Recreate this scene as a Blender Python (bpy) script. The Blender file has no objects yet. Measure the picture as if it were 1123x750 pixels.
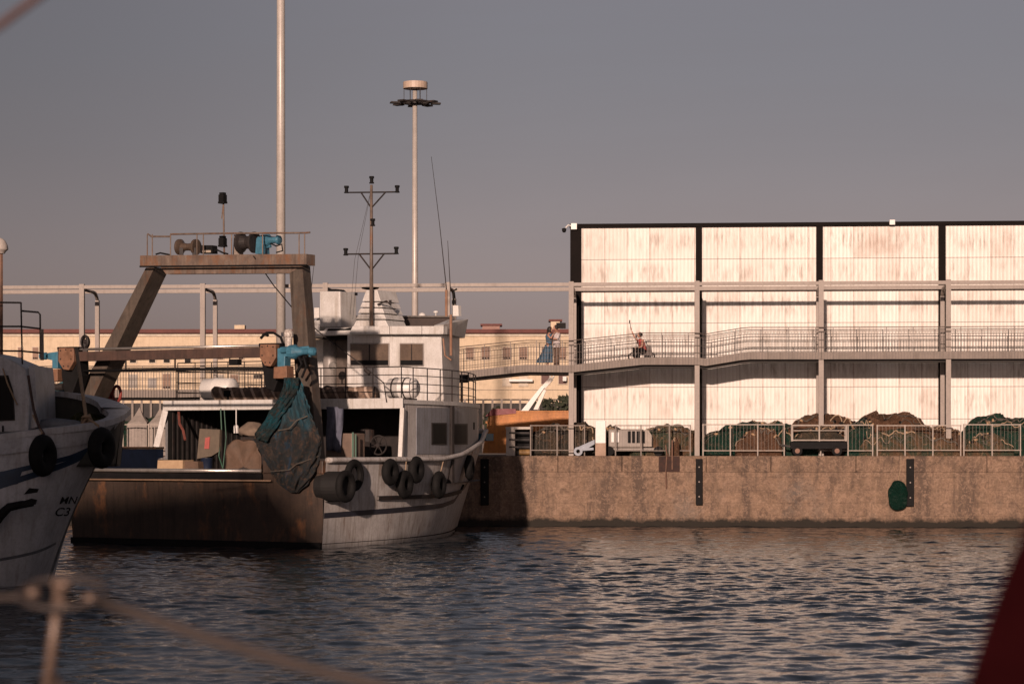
import bpy, bmesh, math, random
import numpy as np
from mathutils import Vector, Matrix, noise
random.seed(7)
scn = bpy.context.scene
COL = scn.collection
R = math.radians
F = 2650.0; CX = 561.5; HY = 490.0; H = 3.217      # focal length in photo pixels, centre, eye-level row, eye height
V = Vector
# ---------------------------------------------------------------- frames
def pix(px, py, d): return V(((px-CX)*d/F, d, H-(py-HY)*d/F))
TH = R(4.5)
QO = V(((628-CX)*98/F, 98, 0)); QU = V((math.cos(TH), -math.sin(TH), 0)); QV = V((math.sin(TH), math.cos(TH), 0)); ZZ = V((0,0,1))
def Q(s, t, z): return QO + QU*s + QV*t + ZZ*z
def qd(px, t):
    dx = (px-CX)/F
    return (t + QO.dot(QV)) / (dx*QV.x + QV.y)
def qs(px, t):
    d = qd(px, t); p = V(((px-CX)*d/F, d, 0))
    return (p-QO).dot(QU)
def qz(px, py, t): return H-(py-HY)*qd(px, t)/F
def qp(px, py, t): return pix(px, py, qd(px, t))
# trawler frame
TY = R(29); TC = V((-10.37, 78.7, 0)); TA = V((math.sin(TY), math.cos(TY), 0)); TR = V((math.cos(TY), -math.sin(TY), 0))
def T(a, r, z): return TC + TA*a + TR*r + ZZ*z
def ta(px, py, a):                                   # on the athwartship plane a
    dx = (px-CX)/F; k = a + TC.dot(TA); d = k/(dx*TA.x+TA.y); return pix(px, py, d)
def tr(px, py, r):                                   # on the fore-and-aft plane r
    dx = (px-CX)/F; k = r + TC.dot(TR); d = k/(dx*TR.x+TR.y); return pix(px, py, d)
def rof(p): return (p-TC).dot(TR)
def aof(p): return (p-TC).dot(TA)
# ---------------------------------------------------------------- mesh builder
class MB:
    def __init__(s): s.v = []; s.f = []
    def add(s, vs, fs):
        o = len(s.v); s.v += [V(x) for x in vs]; s.f += [tuple(i+o for i in f) for f in fs]; return s
    def hexa(s, b, t):                                # 4 bottom, 4 top points
        return s.add(list(b)+list(t), [(3,2,1,0),(4,5,6,7),(0,1,5,4),(1,2,6,5),(2,3,7,6),(3,0,4,7)])
    def obox(s, c, x, y, z):                          # centre, three half vectors
        c=V(c); x=V(x); y=V(y); z=V(z)
        q=[c-x-y-z, c+x-y-z, c+x+y-z, c-x+y-z]
        return s.hexa(q, [p+z*2 for p in q])
    def box(s, lo, hi):
        a,b=V(lo),V(hi); c=(a+b)/2; h=(b-a)/2
        return s.obox(c,(h.x,0,0),(0,h.y,0),(0,0,h.z))
    def qbox(s, s0,s1,t0,t1,z0,z1):
        return s.hexa([Q(s0,t0,z0),Q(s1,t0,z0),Q(s1,t1,z0),Q(s0,t1,z0)],[Q(s0,t0,z1),Q(s1,t0,z1),Q(s1,t1,z1),Q(s0,t1,z1)])
    def tbox(s, a0,a1,r0,r1,z0,z1):
        return s.hexa([T(a0,r0,z0),T(a0,r1,z0),T(a1,r1,z0),T(a1,r0,z0)],[T(a0,r0,z1),T(a0,r1,z1),T(a1,r1,z1),T(a1,r0,z1)])
    def bar(s, p0, p1, w, h=None, up=ZZ):
        p0=V(p0); p1=V(p1); h=h or w; d=(p1-p0).normalized(); x=d.cross(up)
        if x.length<1e-4: x=d.cross(V((1,0,0)))
        x.normalize(); y=x.cross(d).normalized()
        return s.obox((p0+p1)/2, x*w/2, (p1-p0)/2, y*h/2)
    def tube(s, p0, p1, r, r1=None, n=8, cap=True):
        p0=V(p0); p1=V(p1); r1=r if r1 is None else r1; d=(p1-p0).normalized()
        x=d.orthogonal().normalized(); y=d.cross(x); o=len(s.v)
        for p,q in ((p0,r),(p1,r1)):
            for i in range(n):
                a=2*math.pi*i/n; s.v.append(p+x*math.cos(a)*q+y*math.sin(a)*q)
        for i in range(n): j=(i+1)%n; s.f.append((o+i,o+j,o+n+j,o+n+i))
        if cap: s.f.append(tuple(o+i for i in range(n))[::-1]); s.f.append(tuple(o+n+i for i in range(n)))
        return s
    def path(s, pts, r, n=6, closed=False):
        pts=[V(p) for p in pts]; m=len(pts); o=len(s.v); px=None
        rr = r if isinstance(r,(list,tuple)) else [r]*m
        for k,p in enumerate(pts):
            if closed: d=pts[(k+1)%m]-pts[k-1]
            else: d=pts[min(k+1,m-1)]-pts[max(k-1,0)]
            d.normalize()
            x = d.orthogonal() if px is None else px-d*px.dot(d)
            x.normalize(); px=x; y=d.cross(x)
            for i in range(n):
                a=2*math.pi*i/n; s.v.append(p+(x*math.cos(a)+y*math.sin(a))*rr[k])
        for k in range(m if closed else m-1):
            for i in range(n):
                j=(i+1)%n; k2=(k+1)%m
                s.f.append((o+k*n+i,o+k*n+j,o+k2*n+j,o+k2*n+i))
        if not closed: s.f.append(tuple(o+i for i in range(n))[::-1]); s.f.append(tuple(o+(m-1)*n+i for i in range(n)))
        return s
    def lathe(s, c, ax, prof, n=16, arc=None):        # prof: (dist along axis, radius)
        c=V(c); d=V(ax).normalized(); x=d.orthogonal().normalized(); y=d.cross(x); o=len(s.v)
        for (h,r) in prof:
            for i in range(n):
                a=2*math.pi*i/n; s.v.append(c+d*h+(x*math.cos(a)+y*math.sin(a))*max(r,1e-4))
        for k in range(len(prof)-1):
            for i in range(n):
                j=(i+1)%n; s.f.append((o+k*n+i,o+k*n+j,o+(k+1)*n+j,o+(k+1)*n+i))
        return s
    def prism(s, pts, ext):                            # polygon extruded by vector
        pts=[V(p) for p in pts]; n=len(pts); o=len(s.v); s.v += pts+[p+V(ext) for p in pts]
        s.f.append(tuple(o+i for i in range(n))[::-1]); s.f.append(tuple(o+n+i for i in range(n)))
        for i in range(n): j=(i+1)%n; s.f.append((o+i,o+j,o+n+j,o+n+i))
        return s
    def grid(s, rows, thick=None):                     # list of equal-length rows of points
        n=len(rows[0]); m=len(rows); o=len(s.v)
        for r in rows: s.v += [V(p) for p in r]
        for i in range(m-1):
            for j in range(n-1): s.f.append((o+i*n+j,o+i*n+j+1,o+(i+1)*n+j+1,o+(i+1)*n+j))
        return s
    def torus(s, c, ax, R0, r0, n=28, m=10, sq=1.0):
        c=V(c); d=V(ax).normalized(); x=d.orthogonal().normalized(); y=d.cross(x); o=len(s.v)
        for i in range(n):
            a=2*math.pi*i/n; e=x*math.cos(a)+y*math.sin(a)
            for j in range(m):
                b=2*math.pi*j/m; s.v.append(c+e*(R0+r0*math.cos(b))+d*(r0*sq*math.sin(b)))
        for i in range(n):
            for j in range(m):
                i2=(i+1)%n;j2=(j+1)%m; s.f.append((o+i*m+j,o+i2*m+j,o+i2*m+j2,o+i*m+j2))
        return s
    def build(s, name, mat, parent=None, smooth=False, bevel=0, solid=0, origin=None):
        me=bpy.data.meshes.new(name)
        if parent is not None: og=worldloc(parent)
        elif origin is not None: og=V(origin)
        else:
            xs=[p.x for p in s.v]; ys=[p.y for p in s.v]; zs=[p.z for p in s.v]
            og=V(((min(xs)+max(xs))/2,(min(ys)+max(ys))/2,min(zs)))
        me.from_pydata([tuple(p-og) for p in s.v],[],s.f)
        bm=bmesh.new(); bm.from_mesh(me); bmesh.ops.recalc_face_normals(bm,faces=bm.faces); bm.to_mesh(me); bm.free()
        if mat: me.materials.append(mat)
        if smooth:
            for p in me.polygons: p.use_smooth=True
        o=bpy.data.objects.new(name,me); COL.objects.link(o)
        if parent is not None: o.parent=parent
        else: o.location=og
        if solid:
            m=o.modifiers.new('sol','SOLIDIFY'); m.thickness=solid; m.offset=0
        if bevel:
            m=o.modifiers.new('bev','BEVEL'); m.width=bevel; m.segments=2; m.limit_method='ANGLE'
        if smooth and bevel==0 and not solid: pass
        return o
def worldloc(o):
    l=V(o.location)
    while o.parent: o=o.parent; l+=V(o.location)
    return l
def tag(o, label=None, cat=None, group=None, kind=None):
    if label: o['label']=label
    if cat: o['category']=cat
    if group: o['group']=group
    if kind: o['kind']=kind
    return o
def thing(name, loc, label, cat, group=None):
    o=bpy.data.objects.new(name,None); COL.objects.link(o); o.location=V(loc); o.empty_display_size=.3
    return tag(o,label,cat,group)
def copy_tree(o, parent=None):
    c=o.copy(); COL.objects.link(c)
    if parent is not None: c.parent=parent
    for ch in list(o.children): copy_tree(ch,c)
    return c
# ---------------------------------------------------------------- materials
def nt(name):
    m=bpy.data.materials.new(name); m.use_nodes=True; return m, m.node_tree, m.node_tree.nodes['Principled BSDF']
def mix(t, fac, a, b, mode='MIX'):
    n=t.nodes.new('ShaderNodeMix'); n.data_type='RGBA'; n.blend_type=mode
    for sock,val in ((n.inputs[0],fac),(n.inputs[6],a),(n.inputs[7],b)):
        if hasattr(val,'is_linked'): t.links.new(val,sock)
        elif isinstance(val,(int,float)): sock.default_value=val
        else: sock.default_value=(*val,1) if len(val)==3 else val
    return n.outputs[2]
def math_(t, op, a, b=0.0, c=0.0):
    n=t.nodes.new('ShaderNodeMath'); n.operation=op
    for i,val in enumerate((a,b,c)):
        if hasattr(val,'is_linked'): t.links.new(val,n.inputs[i])
        else: n.inputs[i].default_value=val
    return n.outputs[0]
def coords(t, scale=(1,1,1)):
    tc=t.nodes.new('ShaderNodeTexCoord'); mp=t.nodes.new('ShaderNodeMapping'); mp.inputs['Scale'].default_value=scale
    t.links.new(tc.outputs['Object'],mp.inputs[0]); return mp.outputs[0]
def noi(t, co, scale, detail=5, rough=.6, dist=0):
    n=t.nodes.new('ShaderNodeTexNoise'); n.inputs['Scale'].default_value=scale; n.inputs['Detail'].default_value=detail
    n.inputs['Roughness'].default_value=rough; n.inputs['Distortion'].default_value=dist
    t.links.new(co,n.inputs['Vector']); return n.outputs['Fac']
def ramp(t, fac, lo, hi):
    n=t.nodes.new('ShaderNodeMapRange'); n.inputs[1].default_value=lo; n.inputs[2].default_value=hi
    t.links.new(fac,n.inputs[0]); return n.outputs[0]
def bump(t, b, h, strength, dist=.02):
    n=t.nodes.new('ShaderNodeBump'); n.inputs['Strength'].default_value=strength; n.inputs['Distance'].default_value=dist
    t.links.new(h,n.inputs['Height']); t.links.new(n.outputs[0],b.inputs['Normal'])
MATS={}
def M(name, c1, c2=None, scale=3, rough=.6, bmp=.3, metal=0, streak=0, rust=None, rlo=.55, rhi=.7, rscale=2, spec=.5, bd=.01):
    if name in MATS: return MATS[name]
    m,t,b=nt(name); c2=c2 or tuple(x*.65 for x in c1)
    co=coords(t); n1=noi(t,co,scale)
    col=mix(t,ramp(t,n1,.3,.7),c1,c2)
    n2=noi(t,co,scale*9,3)
    col=mix(t,math_(t,'MULTIPLY',ramp(t,n2,.45,.75),.35),col,tuple(x*.5 for x in c2))
    if streak:
        cs=coords(t,(6,6,.35)); n3=noi(t,cs,1.3,4)
        col=mix(t,math_(t,'MULTIPLY',ramp(t,n3,.5,.72),streak),col,tuple(x*.45 for x in (c2[0]*1.15,c2[1],c2[2]*.8)))
    if rust:
        cr=coords(t,(1,1,.45)); n4=noi(t,cr,rscale,7,.7)
        col=mix(t,ramp(t,n4,rlo,rhi),col,rust)
    t.links.new(col,b.inputs['Base Color']); b.inputs['Roughness'].default_value=rough; b.inputs['Metallic'].default_value=metal
    b.inputs['Specular IOR Level'].default_value=spec
    if bmp: bump(t,b,noi(t,co,scale*6,6,.65),bmp,bd)
    MATS[name]=m; return m
RUST=(.16,.06,.03)
WHITE=M('white_paint_worn',(.66,.64,.62),(.52,.49,.46),2.2,.45,.15,streak=.5,rust=(.25,.13,.07),rlo=.66,rhi=.8)
HULLW=M('white_hull_stained',(.58,.55,.53),(.40,.36,.34),1.3,.5,.2,streak=.85,rust=(.17,.09,.055),rlo=.57,rhi=.74,rscale=1.1)
GREYW=M('grey_white_hull',(.52,.52,.54),(.36,.355,.365),1.5,.5,.2,streak=.55,rust=(.13,.10,.08),rlo=.62,rhi=.78)
GREYP=M('grey_blue_panel',(.24,.25,.28),(.17,.17,.19),1.6,.5,.15,streak=.7)
TRANS=M('transom_steel',(.065,.040,.027),(.035,.023,.018),1.6,.55,.4,streak=.8,rust=(.20,.085,.035),rlo=.55,rhi=.72,rscale=1.2)
BLUEP=M('blue_paint',(.010,.018,.045),(.006,.012,.028),3,.5,.2,streak=.4)
TEAL=M('teal_machine_paint',(.06,.20,.29),(.035,.11,.16),4,.45,.3,rust=RUST,rlo=.6,rhi=.75)
LEG=M('dark_weathered_leg',(.105,.08,.062),(.055,.042,.034),2.6,.6,.4,streak=.8,rust=(.09,.045,.025),rlo=.55,rhi=.7)
GALV=M('weathered_steel_beam',(.21,.155,.12),(.11,.08,.065),2.6,.5,.4,streak=.7,rust=(.17,.075,.035),rlo=.5,rhi=.68)
DKST=M('dark_steel',(.038,.031,.029),(.02,.017,.017),4,.6,.3,rust=(.07,.033,.022),rlo=.58,rhi=.75,spec=.25)
BLK=M('black_paint',(.012,.011,.012),(.007,.007,.007),4,.7,.1,spec=.12)
RUB=M('black_rubber',(.011,.010,.010),(.006,.0055,.0055),5,.8,.4,spec=.2)
PIPE=M('bright_steel_pipe',(.62,.57,.53),(.42,.38,.34),5,.3,.1,metal=.7)
TAN=M('beige_gallery_steel',(.27,.22,.185),(.22,.175,.15),1.2,.5,.1,streak=.35,rust=(.2,.12,.08),rlo=.7,rhi=.82)
TAND=M('beige_fascia',(.21,.165,.14),(.155,.125,.105),1.5,.6,.1,streak=.6)
POLE=M('galvanised_pole',(.50,.45,.41),(.42,.375,.34),1.5,.4,.05,metal=.1,streak=.3)
BROWNB=M('dark_brown_cladding',(.012,.009,.0085),(.008,.0065,.006),1.4,.7,.1,spec=.05)
BLOCKB=M('brown_gear_box',(.26,.13,.075),(.15,.075,.045),5,.6,.4,rust=(.09,.04,.02),rlo=.58,rhi=.72)
CARD=M('cardboard',(.48,.33,.20),(.38,.25,.15),6,.8,.2)
TARP=M('brown_tarpaulin',(.14,.083,.055),(.085,.053,.035),2,.7,.5)
ROPE=M('manila_rope',(.42,.30,.20),(.28,.19,.12),30,.9,.8)
GLASS=M('dark_window_glass',(.018,.016,.015),(.012,.011,.011),1,.6,.0,spec=.08)
ORNG=M('orange_skip_paint',(.70,.26,.035),(.52,.18,.03),1.5,.5,.15,streak=.4,rust=(.25,.09,.03),rlo=.65,rhi=.8)
REDP=M('red_paint',(.34,.02,.03),(.24,.015,.02),3,.4,.1)
CREAM=M('cream_wall',(.62,.49,.35),(.56,.44,.31),.35,.8,.1,streak=.3)
ROOFR=M('red_brown_roof_edge',(.15,.05,.04),(.11,.04,.035),1.0,.8,.2)
SHUT=M('brown_shutter',(.27,.17,.12),(.22,.13,.09),2,.7,.1)
FENCE=M('pale_fence_paint',(.34,.28,.235),(.24,.195,.16),4,.55,.2,rust=(.2,.09,.05),rlo=.6,rhi=.75)
CONC=M('pale_concrete',(.56,.50,.44),(.44,.38,.33),2,.85,.3)
GREEND=M('green_paint',(.03,.10,.06),(.02,.06,.04),3,.6,.1)
SKIN=M('skin',(.42,.22,.15),(.38,.19,.13),4,.6,0)
HAIR=M('dark_hair',(.02,.012,.01),(.012,.008,.007),20,.6,.3)
DRESS=M('blue_dress_cloth',(.05,.105,.16),(.035,.075,.12),8,.8,.4)
SHIRT=M('white_shirt_cloth',(.55,.48,.47),(.46,.40,.39),5,.8,.3)
TROUS=M('brown_trousers_cloth',(.16,.10,.075),(.11,.07,.05),5,.8,.3)
REDC=M('red_cloth',(.38,.06,.05),(.28,.05,.04),6,.8,.3)
PLAST=M('white_plastic',(.70,.67,.64),(.62,.59,.56),3,.4,.05)
GREYB=M('grey_blue_cloth',(.12,.125,.17),(.08,.085,.12),5,.9,.5)
def net_mat(name, c1, c2, c3, sc=1.0):
    m,t,b=nt(name); co=coords(t)
    n=noi(t,co,.8*sc,5,.65,1.0); n2=noi(t,co,2.4*sc,7,.72,2.2); n3=noi(t,co,11*sc,5,.7,.5)
    rid=math_(t,'ABSOLUTE',math_(t,'SUBTRACT',noi(t,co,1.7*sc,3,.5,1.8),.5))
    strand=ramp(t,rid,.022,.004)
    col=mix(t,ramp(t,n,.44,.56),c1,c2)
    col=mix(t,ramp(t,n2,.54,.66),col,c3)
    col=mix(t,math_(t,'MULTIPLY',ramp(t,n3,.52,.7),.6),col,tuple(x*.35 for x in c1))
    col=mix(t,math_(t,'MULTIPLY',strand,.55),col,tuple(min(1,x*1.5+.04) for x in c3))
    t.links.new(col,b.inputs['Base Color']); b.inputs['Roughness'].default_value=.95; b.inputs['Specular IOR Level'].default_value=.1
    h=math_(t,'ADD',math_(t,'MULTIPLY',n2,1.4),math_(t,'MULTIPLY',n3,.5)); h=math_(t,'ADD',h,math_(t,'MULTIPLY',strand,.15))
    bump(t,b,h,.9,.25); MATS[name]=m; return m
NGREEN=net_mat('green_fishing_net',(.014,.045,.032),(.022,.06,.042),(.09,.065,.042))
NBROWN=net_mat('brown_fishing_net',(.15,.08,.048),(.095,.055,.036),(.19,.11,.07))
NDARK=net_mat('dark_fishing_net',(.055,.05,.04),(.085,.065,.045),(.16,.10,.065))
NMIX=net_mat('mixed_fishing_net',(.06,.075,.05),(.17,.10,.06),(.22,.14,.08))
NTEAL=net_mat('teal_net_cloth',(.02,.10,.13),(.035,.05,.05),(.07,.04,.03),1.4)
MOSS=net_mat('mossy_green_net',(.05,.06,.02),(.08,.08,.035),(.10,.09,.05),1.5)

# ---------------------------------------------------------------- camera, world, sun
cam=bpy.data.cameras.new('camera'); co_=bpy.data.objects.new('camera',cam); COL.objects.link(co_); scn.camera=co_
co_.location=(0,0,H); co_.rotation_euler=(R(90),0,0)
cam.sensor_width=36; cam.lens=F/1123*36; cam.shift_y=(HY-375)/1123; cam.clip_start=.1; cam.clip_end=20000
cam.dof.use_dof=True; cam.dof.focus_distance=88; cam.dof.aperture_fstop=3.2
EL=R(12.5); AZ=R(10)
sun=bpy.data.lights.new('sun','SUN'); so=bpy.data.objects.new('sun',sun); COL.objects.link(so)
sun.energy=4.7; sun.angle=R(1.0); sun.color=(1,.745,.605)
dv=V((math.sin(AZ)*math.cos(EL),math.cos(AZ)*math.cos(EL),-math.sin(EL)))
so.rotation_euler=dv.to_track_quat('-Z','Y').to_euler()
w=bpy.data.worlds.new('World'); scn.world=w; w.use_nodes=True; wt=w.node_tree; bg=wt.nodes['Background']
sk=wt.nodes.new('ShaderNodeTexSky'); sk.sky_type='NISHITA'; sk.sun_disc=False; sk.sun_elevation=EL; sk.sun_rotation=R(180)+AZ
sk.air_density=1.0; sk.dust_density=2.0; sk.ozone_density=1.2
tcw=wt.nodes.new('ShaderNodeTexCoord'); sp=wt.nodes.new('ShaderNodeSeparateXYZ'); wt.links.new(tcw.outputs['Generated'],sp.inputs[0])
def mr(sock,a,b,c,d):
    n=wt.nodes.new('ShaderNodeMapRange'); wt.links.new(sock,n.inputs[0])
    for i,v in enumerate((a,b,c,d)): n.inputs[i+1].default_value=v
    n.interpolation_type='SMOOTHSTEP'; return n.outputs[0]
hs=wt.nodes.new('ShaderNodeHueSaturation'); hs.inputs['Saturation'].default_value=.40
wt.links.new(sk.outputs[0],hs.inputs['Color'])
# evening haze: rosy grey near the horizon, cooler grey higher up; sky dimmed behind to cut fill light, darker at left to imitate vignetting
tint=mix(wt,mr(sp.outputs['Z'],0.0,.17,0,1),(1.12,.83,.88),(.69,.60,.635))
tn=mix(wt,1.0,hs.outputs[0],tint,'MULTIPLY')
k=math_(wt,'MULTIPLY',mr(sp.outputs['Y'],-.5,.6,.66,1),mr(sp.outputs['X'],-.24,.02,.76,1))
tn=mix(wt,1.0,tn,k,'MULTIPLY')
mpc=wt.nodes.new('ShaderNodeMapping'); mpc.inputs['Scale'].default_value=(2.2,2.2,14); wt.links.new(tcw.outputs['Generated'],mpc.inputs[0])
tn=mix(wt,math_(wt,'MULTIPLY',ramp(wt,noi(wt,mpc.outputs[0],2.0,6,.6,.5),.48,.75),.10),tn,(2.6,2.2,2.25))
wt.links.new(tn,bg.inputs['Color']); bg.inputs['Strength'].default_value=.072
scn.view_settings.view_transform='Standard'; scn.view_settings.look='None'; scn.view_settings.exposure=0; scn.view_settings.gamma=1
scn.render.engine='CYCLES'
try:
    scn.cycles.use_denoising=True; scn.cycles.max_bounces=6; scn.cycles.use_adaptive_sampling=True
except Exception: pass

# ---------------------------------------------------------------- water
def build_water():
    rng=np.random.RandomState(3)
    ds=[];d=2.0
    while d<125: ds.append(d); d*=1.0+max(.0016*1.0, .05/d if d<18 else 0) if d<18 else 1.0; d+= .075 if d>=18 else 0
    ds=np.array(ds); n=760
    uu=np.linspace(-1,1,n)
    X=uu[None,:]*(ds[:,None]*.30+6); Y=np.repeat(ds[:,None],n,1)
    Z=np.zeros_like(X)
    for i in range(135):
        lam=.25*(10.0**(rng.rand()**1.55)); k=2*math.pi/lam
        ang=R(-78)+rng.randn()*.6                      # short chop running mostly towards the camera
        amp=.0026*lam*(.5+rng.rand())*(1.0 if lam<1.6 else .8)
        ph=rng.rand()*6.28
        p=X*math.cos(ang)*k+Y*math.sin(ang)*k+ph
        Z+=amp*(np.sin(p)+.3*np.sin(2*p+1.3))
    gust=.95+.25*np.sin(X*.16+1.1+.6*np.sin(Y*.21))*np.sin(Y*.13+X*.07)
    Z*=gust
    m=len(ds)
    verts=np.stack([X,Y,Z],-1).reshape(-1,3)
    idx=np.arange(m*n).reshape(m,n)
    q=np.stack([idx[:-1,:-1],idx[:-1,1:],idx[1:,1:],idx[1:,:-1]],-1).reshape(-1,4)
    me=bpy.data.meshes.new('water'); me.vertices.add(len(verts)); me.vertices.foreach_set('co',verts.ravel())
    me.loops.add(q.size); me.loops.foreach_set('vertex_index',q.ravel()); me.polygons.add(len(q))
    me.polygons.foreach_set('loop_start',np.arange(0,q.size,4)); me.polygons.foreach_set('loop_total',np.full(len(q),4))
    me.polygons.foreach_set('use_smooth',np.ones(len(q),bool)); me.update(); me.validate()
    mt,t,b=nt('harbour_water')
    b.inputs['Base Color'].default_value=(.004,.010,.016,1); b.inputs['Roughness'].default_value=.04; b.inputs['IOR'].default_value=1.34
    b.inputs['Specular IOR Level'].default_value=.5
    co=coords(t,(.55,1.0,1)); n1=noi(t,co,5.5,4,.6,.4); n2=noi(t,co,17,3,.55)
    h=math_(t,'ADD',n1,math_(t,'MULTIPLY',n2,.35)); bump(t,b,h,.35,.025)
    me.materials.append(mt)
    o=bpy.data.objects.new('water',me); COL.objects.link(o); tag(o,kind='structure')
    f=MB(); e=[(-900,-900),(900,-900),(900,1.9),(-900,1.9)]
    f.add([(-900,-900,-.5),(900,-900,-.5),(900,96,-.5),(-900,96,-.5)],[(0,1,2,3)])
    f.build('outer_water',mt,origin=(0,0,-.05)); tag(bpy.data.objects['outer_water'],kind='structure')
build_water()
# ================================================================ quay
QZ=2.85
g=MB(); g.hexa([Q(-700,.55,-3),Q(700,.55,-3),Q(700,1500,-3),Q(-700,1500,-3)],[Q(-700,.55,QZ),Q(700,.55,QZ),Q(700,1500,QZ),Q(-700,1500,QZ)])
GRD=M('quay_concrete_ground',(.20,.17,.145),(.14,.12,.10),.4,.9,.3,rust=(.07,.06,.05),rlo=.6,rhi=.8)
tag(g.build('quay_ground',GRD,origin=Q(0,0,0)),kind='structure')
def stone_mat():
    m,t,b=nt('quay_wall_stone'); co=coords(t)
    sep=t.nodes.new('ShaderNodeSeparateXYZ'); t.links.new(co,sep.inputs[0]); z=sep.outputs['Z']
    vo=t.nodes.new('ShaderNodeTexVoronoi'); vo.inputs['Scale'].default_value=1.7
    n0=noi(t,co,2.2,5,.65); dn=t.nodes.new('ShaderNodeMixRGB') if False else None
    wc=t.nodes.new('ShaderNodeVectorMath'); wc.operation='MULTIPLY_ADD'
    nc=t.nodes.new('ShaderNodeTexNoise'); nc.inputs['Scale'].default_value=1.6; nc.inputs['Detail'].default_value=4; t.links.new(co,nc.inputs['Vector'])
    t.links.new(nc.outputs['Color'],wc.inputs[0]); wc.inputs[1].default_value=(.7,.7,.7); t.links.new(co,wc.inputs[2])
    t.links.new(wc.outputs[0],vo.inputs['Vector'])
    ve=t.nodes.new('ShaderNodeTexVoronoi'); ve.feature='DISTANCE_TO_EDGE'; ve.inputs['Scale'].default_value=1.7; t.links.new(wc.outputs[0],ve.inputs['Vector'])
    sepc=t.nodes.new('ShaderNodeSeparateColor'); t.links.new(vo.outputs['Color'],sepc.inputs[0])
    col=mix(t,ramp(t,n0,.35,.65),(.25,.16,.105),(.125,.083,.055))
    col=mix(t,math_(t,'MULTIPLY',sepc.outputs[0],.45),col,(.25,.165,.115))
    low=ramp(t,z,2.22,2.16)                               # stone face below the smooth coping
    joint=math_(t,'MULTIPLY',math_(t,'MULTIPLY',ramp(t,ve.outputs[0],.07,.015),low),ramp(t,noi(t,co,.9,3),.42,.6))
    col=mix(t,math_(t,'MULTIPLY',joint,.28),col,(.32,.22,.155))
    # rusty and grey stains, running down
    cs=coords(t,(1.1,1.1,.22)); n3=noi(t,cs,1.1,6,.7)
    col=mix(t,math_(t,'MULTIPLY',ramp(t,n3,.48,.60),.85),col,(.06,.043,.034))
    n4=noi(t,co,.35,5,.7); col=mix(t,math_(t,'MULTIPLY',ramp(t,n4,.55,.68),.5),col,(.14,.13,.12))
    n5=noi(t,co,14,5,.7); col=mix(t,math_(t,'MULTIPLY',ramp(t,n5,.48,.62),.6),col,(.10,.06,.045))
    c6=coords(t,(3.5,3.5,.5)); n6=noi(t,c6,1.4,5,.7); col=mix(t,math_(t,'MULTIPLY',ramp(t,n6,.6,.75),.45),col,(.32,.21,.15))
    n9=noi(t,co,5.5,6,.75,1.2); col=mix(t,math_(t,'MULTIPLY',ramp(t,n9,.50,.60),.55),col,(.33,.22,.155))
    n10=noi(t,co,3.2,6,.75,.8); col=mix(t,math_(t,'MULTIPLY',ramp(t,n10,.54,.62),.6),col,(.07,.045,.033))
    mb=t.nodes.new('ShaderNodeMapping'); mb.inputs['Rotation'].default_value=(R(90),0,0); wb=t.nodes.new('ShaderNodeVectorMath'); wb.operation='MULTIPLY_ADD'
    t.links.new(nc.outputs['Color'],wb.inputs[0]); wb.inputs[1].default_value=(.16,.16,.16); t.links.new(co,wb.inputs[2]); t.links.new(wb.outputs[0],mb.inputs[0])
    br=t.nodes.new('ShaderNodeTexBrick'); br.inputs['Scale'].default_value=1.0; br.inputs['Brick Width'].default_value=1.15; br.inputs['Row Height'].default_value=.52; br.inputs['Mortar Size'].default_value=.018; br.inputs['Mortar Smooth'].default_value=.6
    br.inputs['Color1'].default_value=(.25,.25,.25,1); br.inputs['Color2'].default_value=(.75,.75,.75,1); br.inputs['Mortar'].default_value=(0,0,0,1); t.links.new(mb.outputs[0],br.inputs['Vector'])
    col=mix(t,math_(t,'MULTIPLY',math_(t,'MULTIPLY',br.outputs['Fac'],low),.26),col,(.06,.042,.032))
    bsep=t.nodes.new('ShaderNodeSeparateColor'); t.links.new(br.outputs['Color'],bsep.inputs[0]); col=mix(t,math_(t,'MULTIPLY',math_(t,'MULTIPLY',bsep.outputs[0],low),.16),col,(.30,.20,.14))
    # weed band at the waterline
    nz=math_(t,'ADD',z,math_(t,'MULTIPLY',noi(t,co,1.8,5,.7),-.55))
    col=mix(t,ramp(t,nz,.12,-.06),col,(.018,.014,.010))
    t.links.new(col,b.inputs['Base Color']); b.inputs['Roughness'].default_value=.9
    h=math_(t,'ADD',math_(t,'MULTIPLY',ve.outputs[0],math_(t,'MULTIPLY',low,1.2)),noi(t,co,9,7,.7)); bump(t,b,h,.8,.06)
    return m
STONE=stone_mat()
qw=thing('quay_wall',Q(0,0,0),'long weathered stone quay wall with rust stains rising from the water','quay wall')
b=MB()
for i in range(-12,9):                                    # slightly uneven face courses
    s0=i*4.0; s1=s0+4.0
    b.qbox(s0,s1-.0,0.03,.549,-3,2.20)
b.build('wall_face',STONE,qw)
b=MB()
cuts=[-48]
x=-48
rr=random.Random(5)
while x<34: x+=rr.choice([2.6,3.4,4.6,5.2]); cuts.append(x)
for a_,c_ in zip(cuts,cuts[1:]): b.qbox(a_+.008,c_-.008,0,.548,2.203,QZ+.004)
b.build('coping',STONE,qw,bevel=.025)
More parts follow.
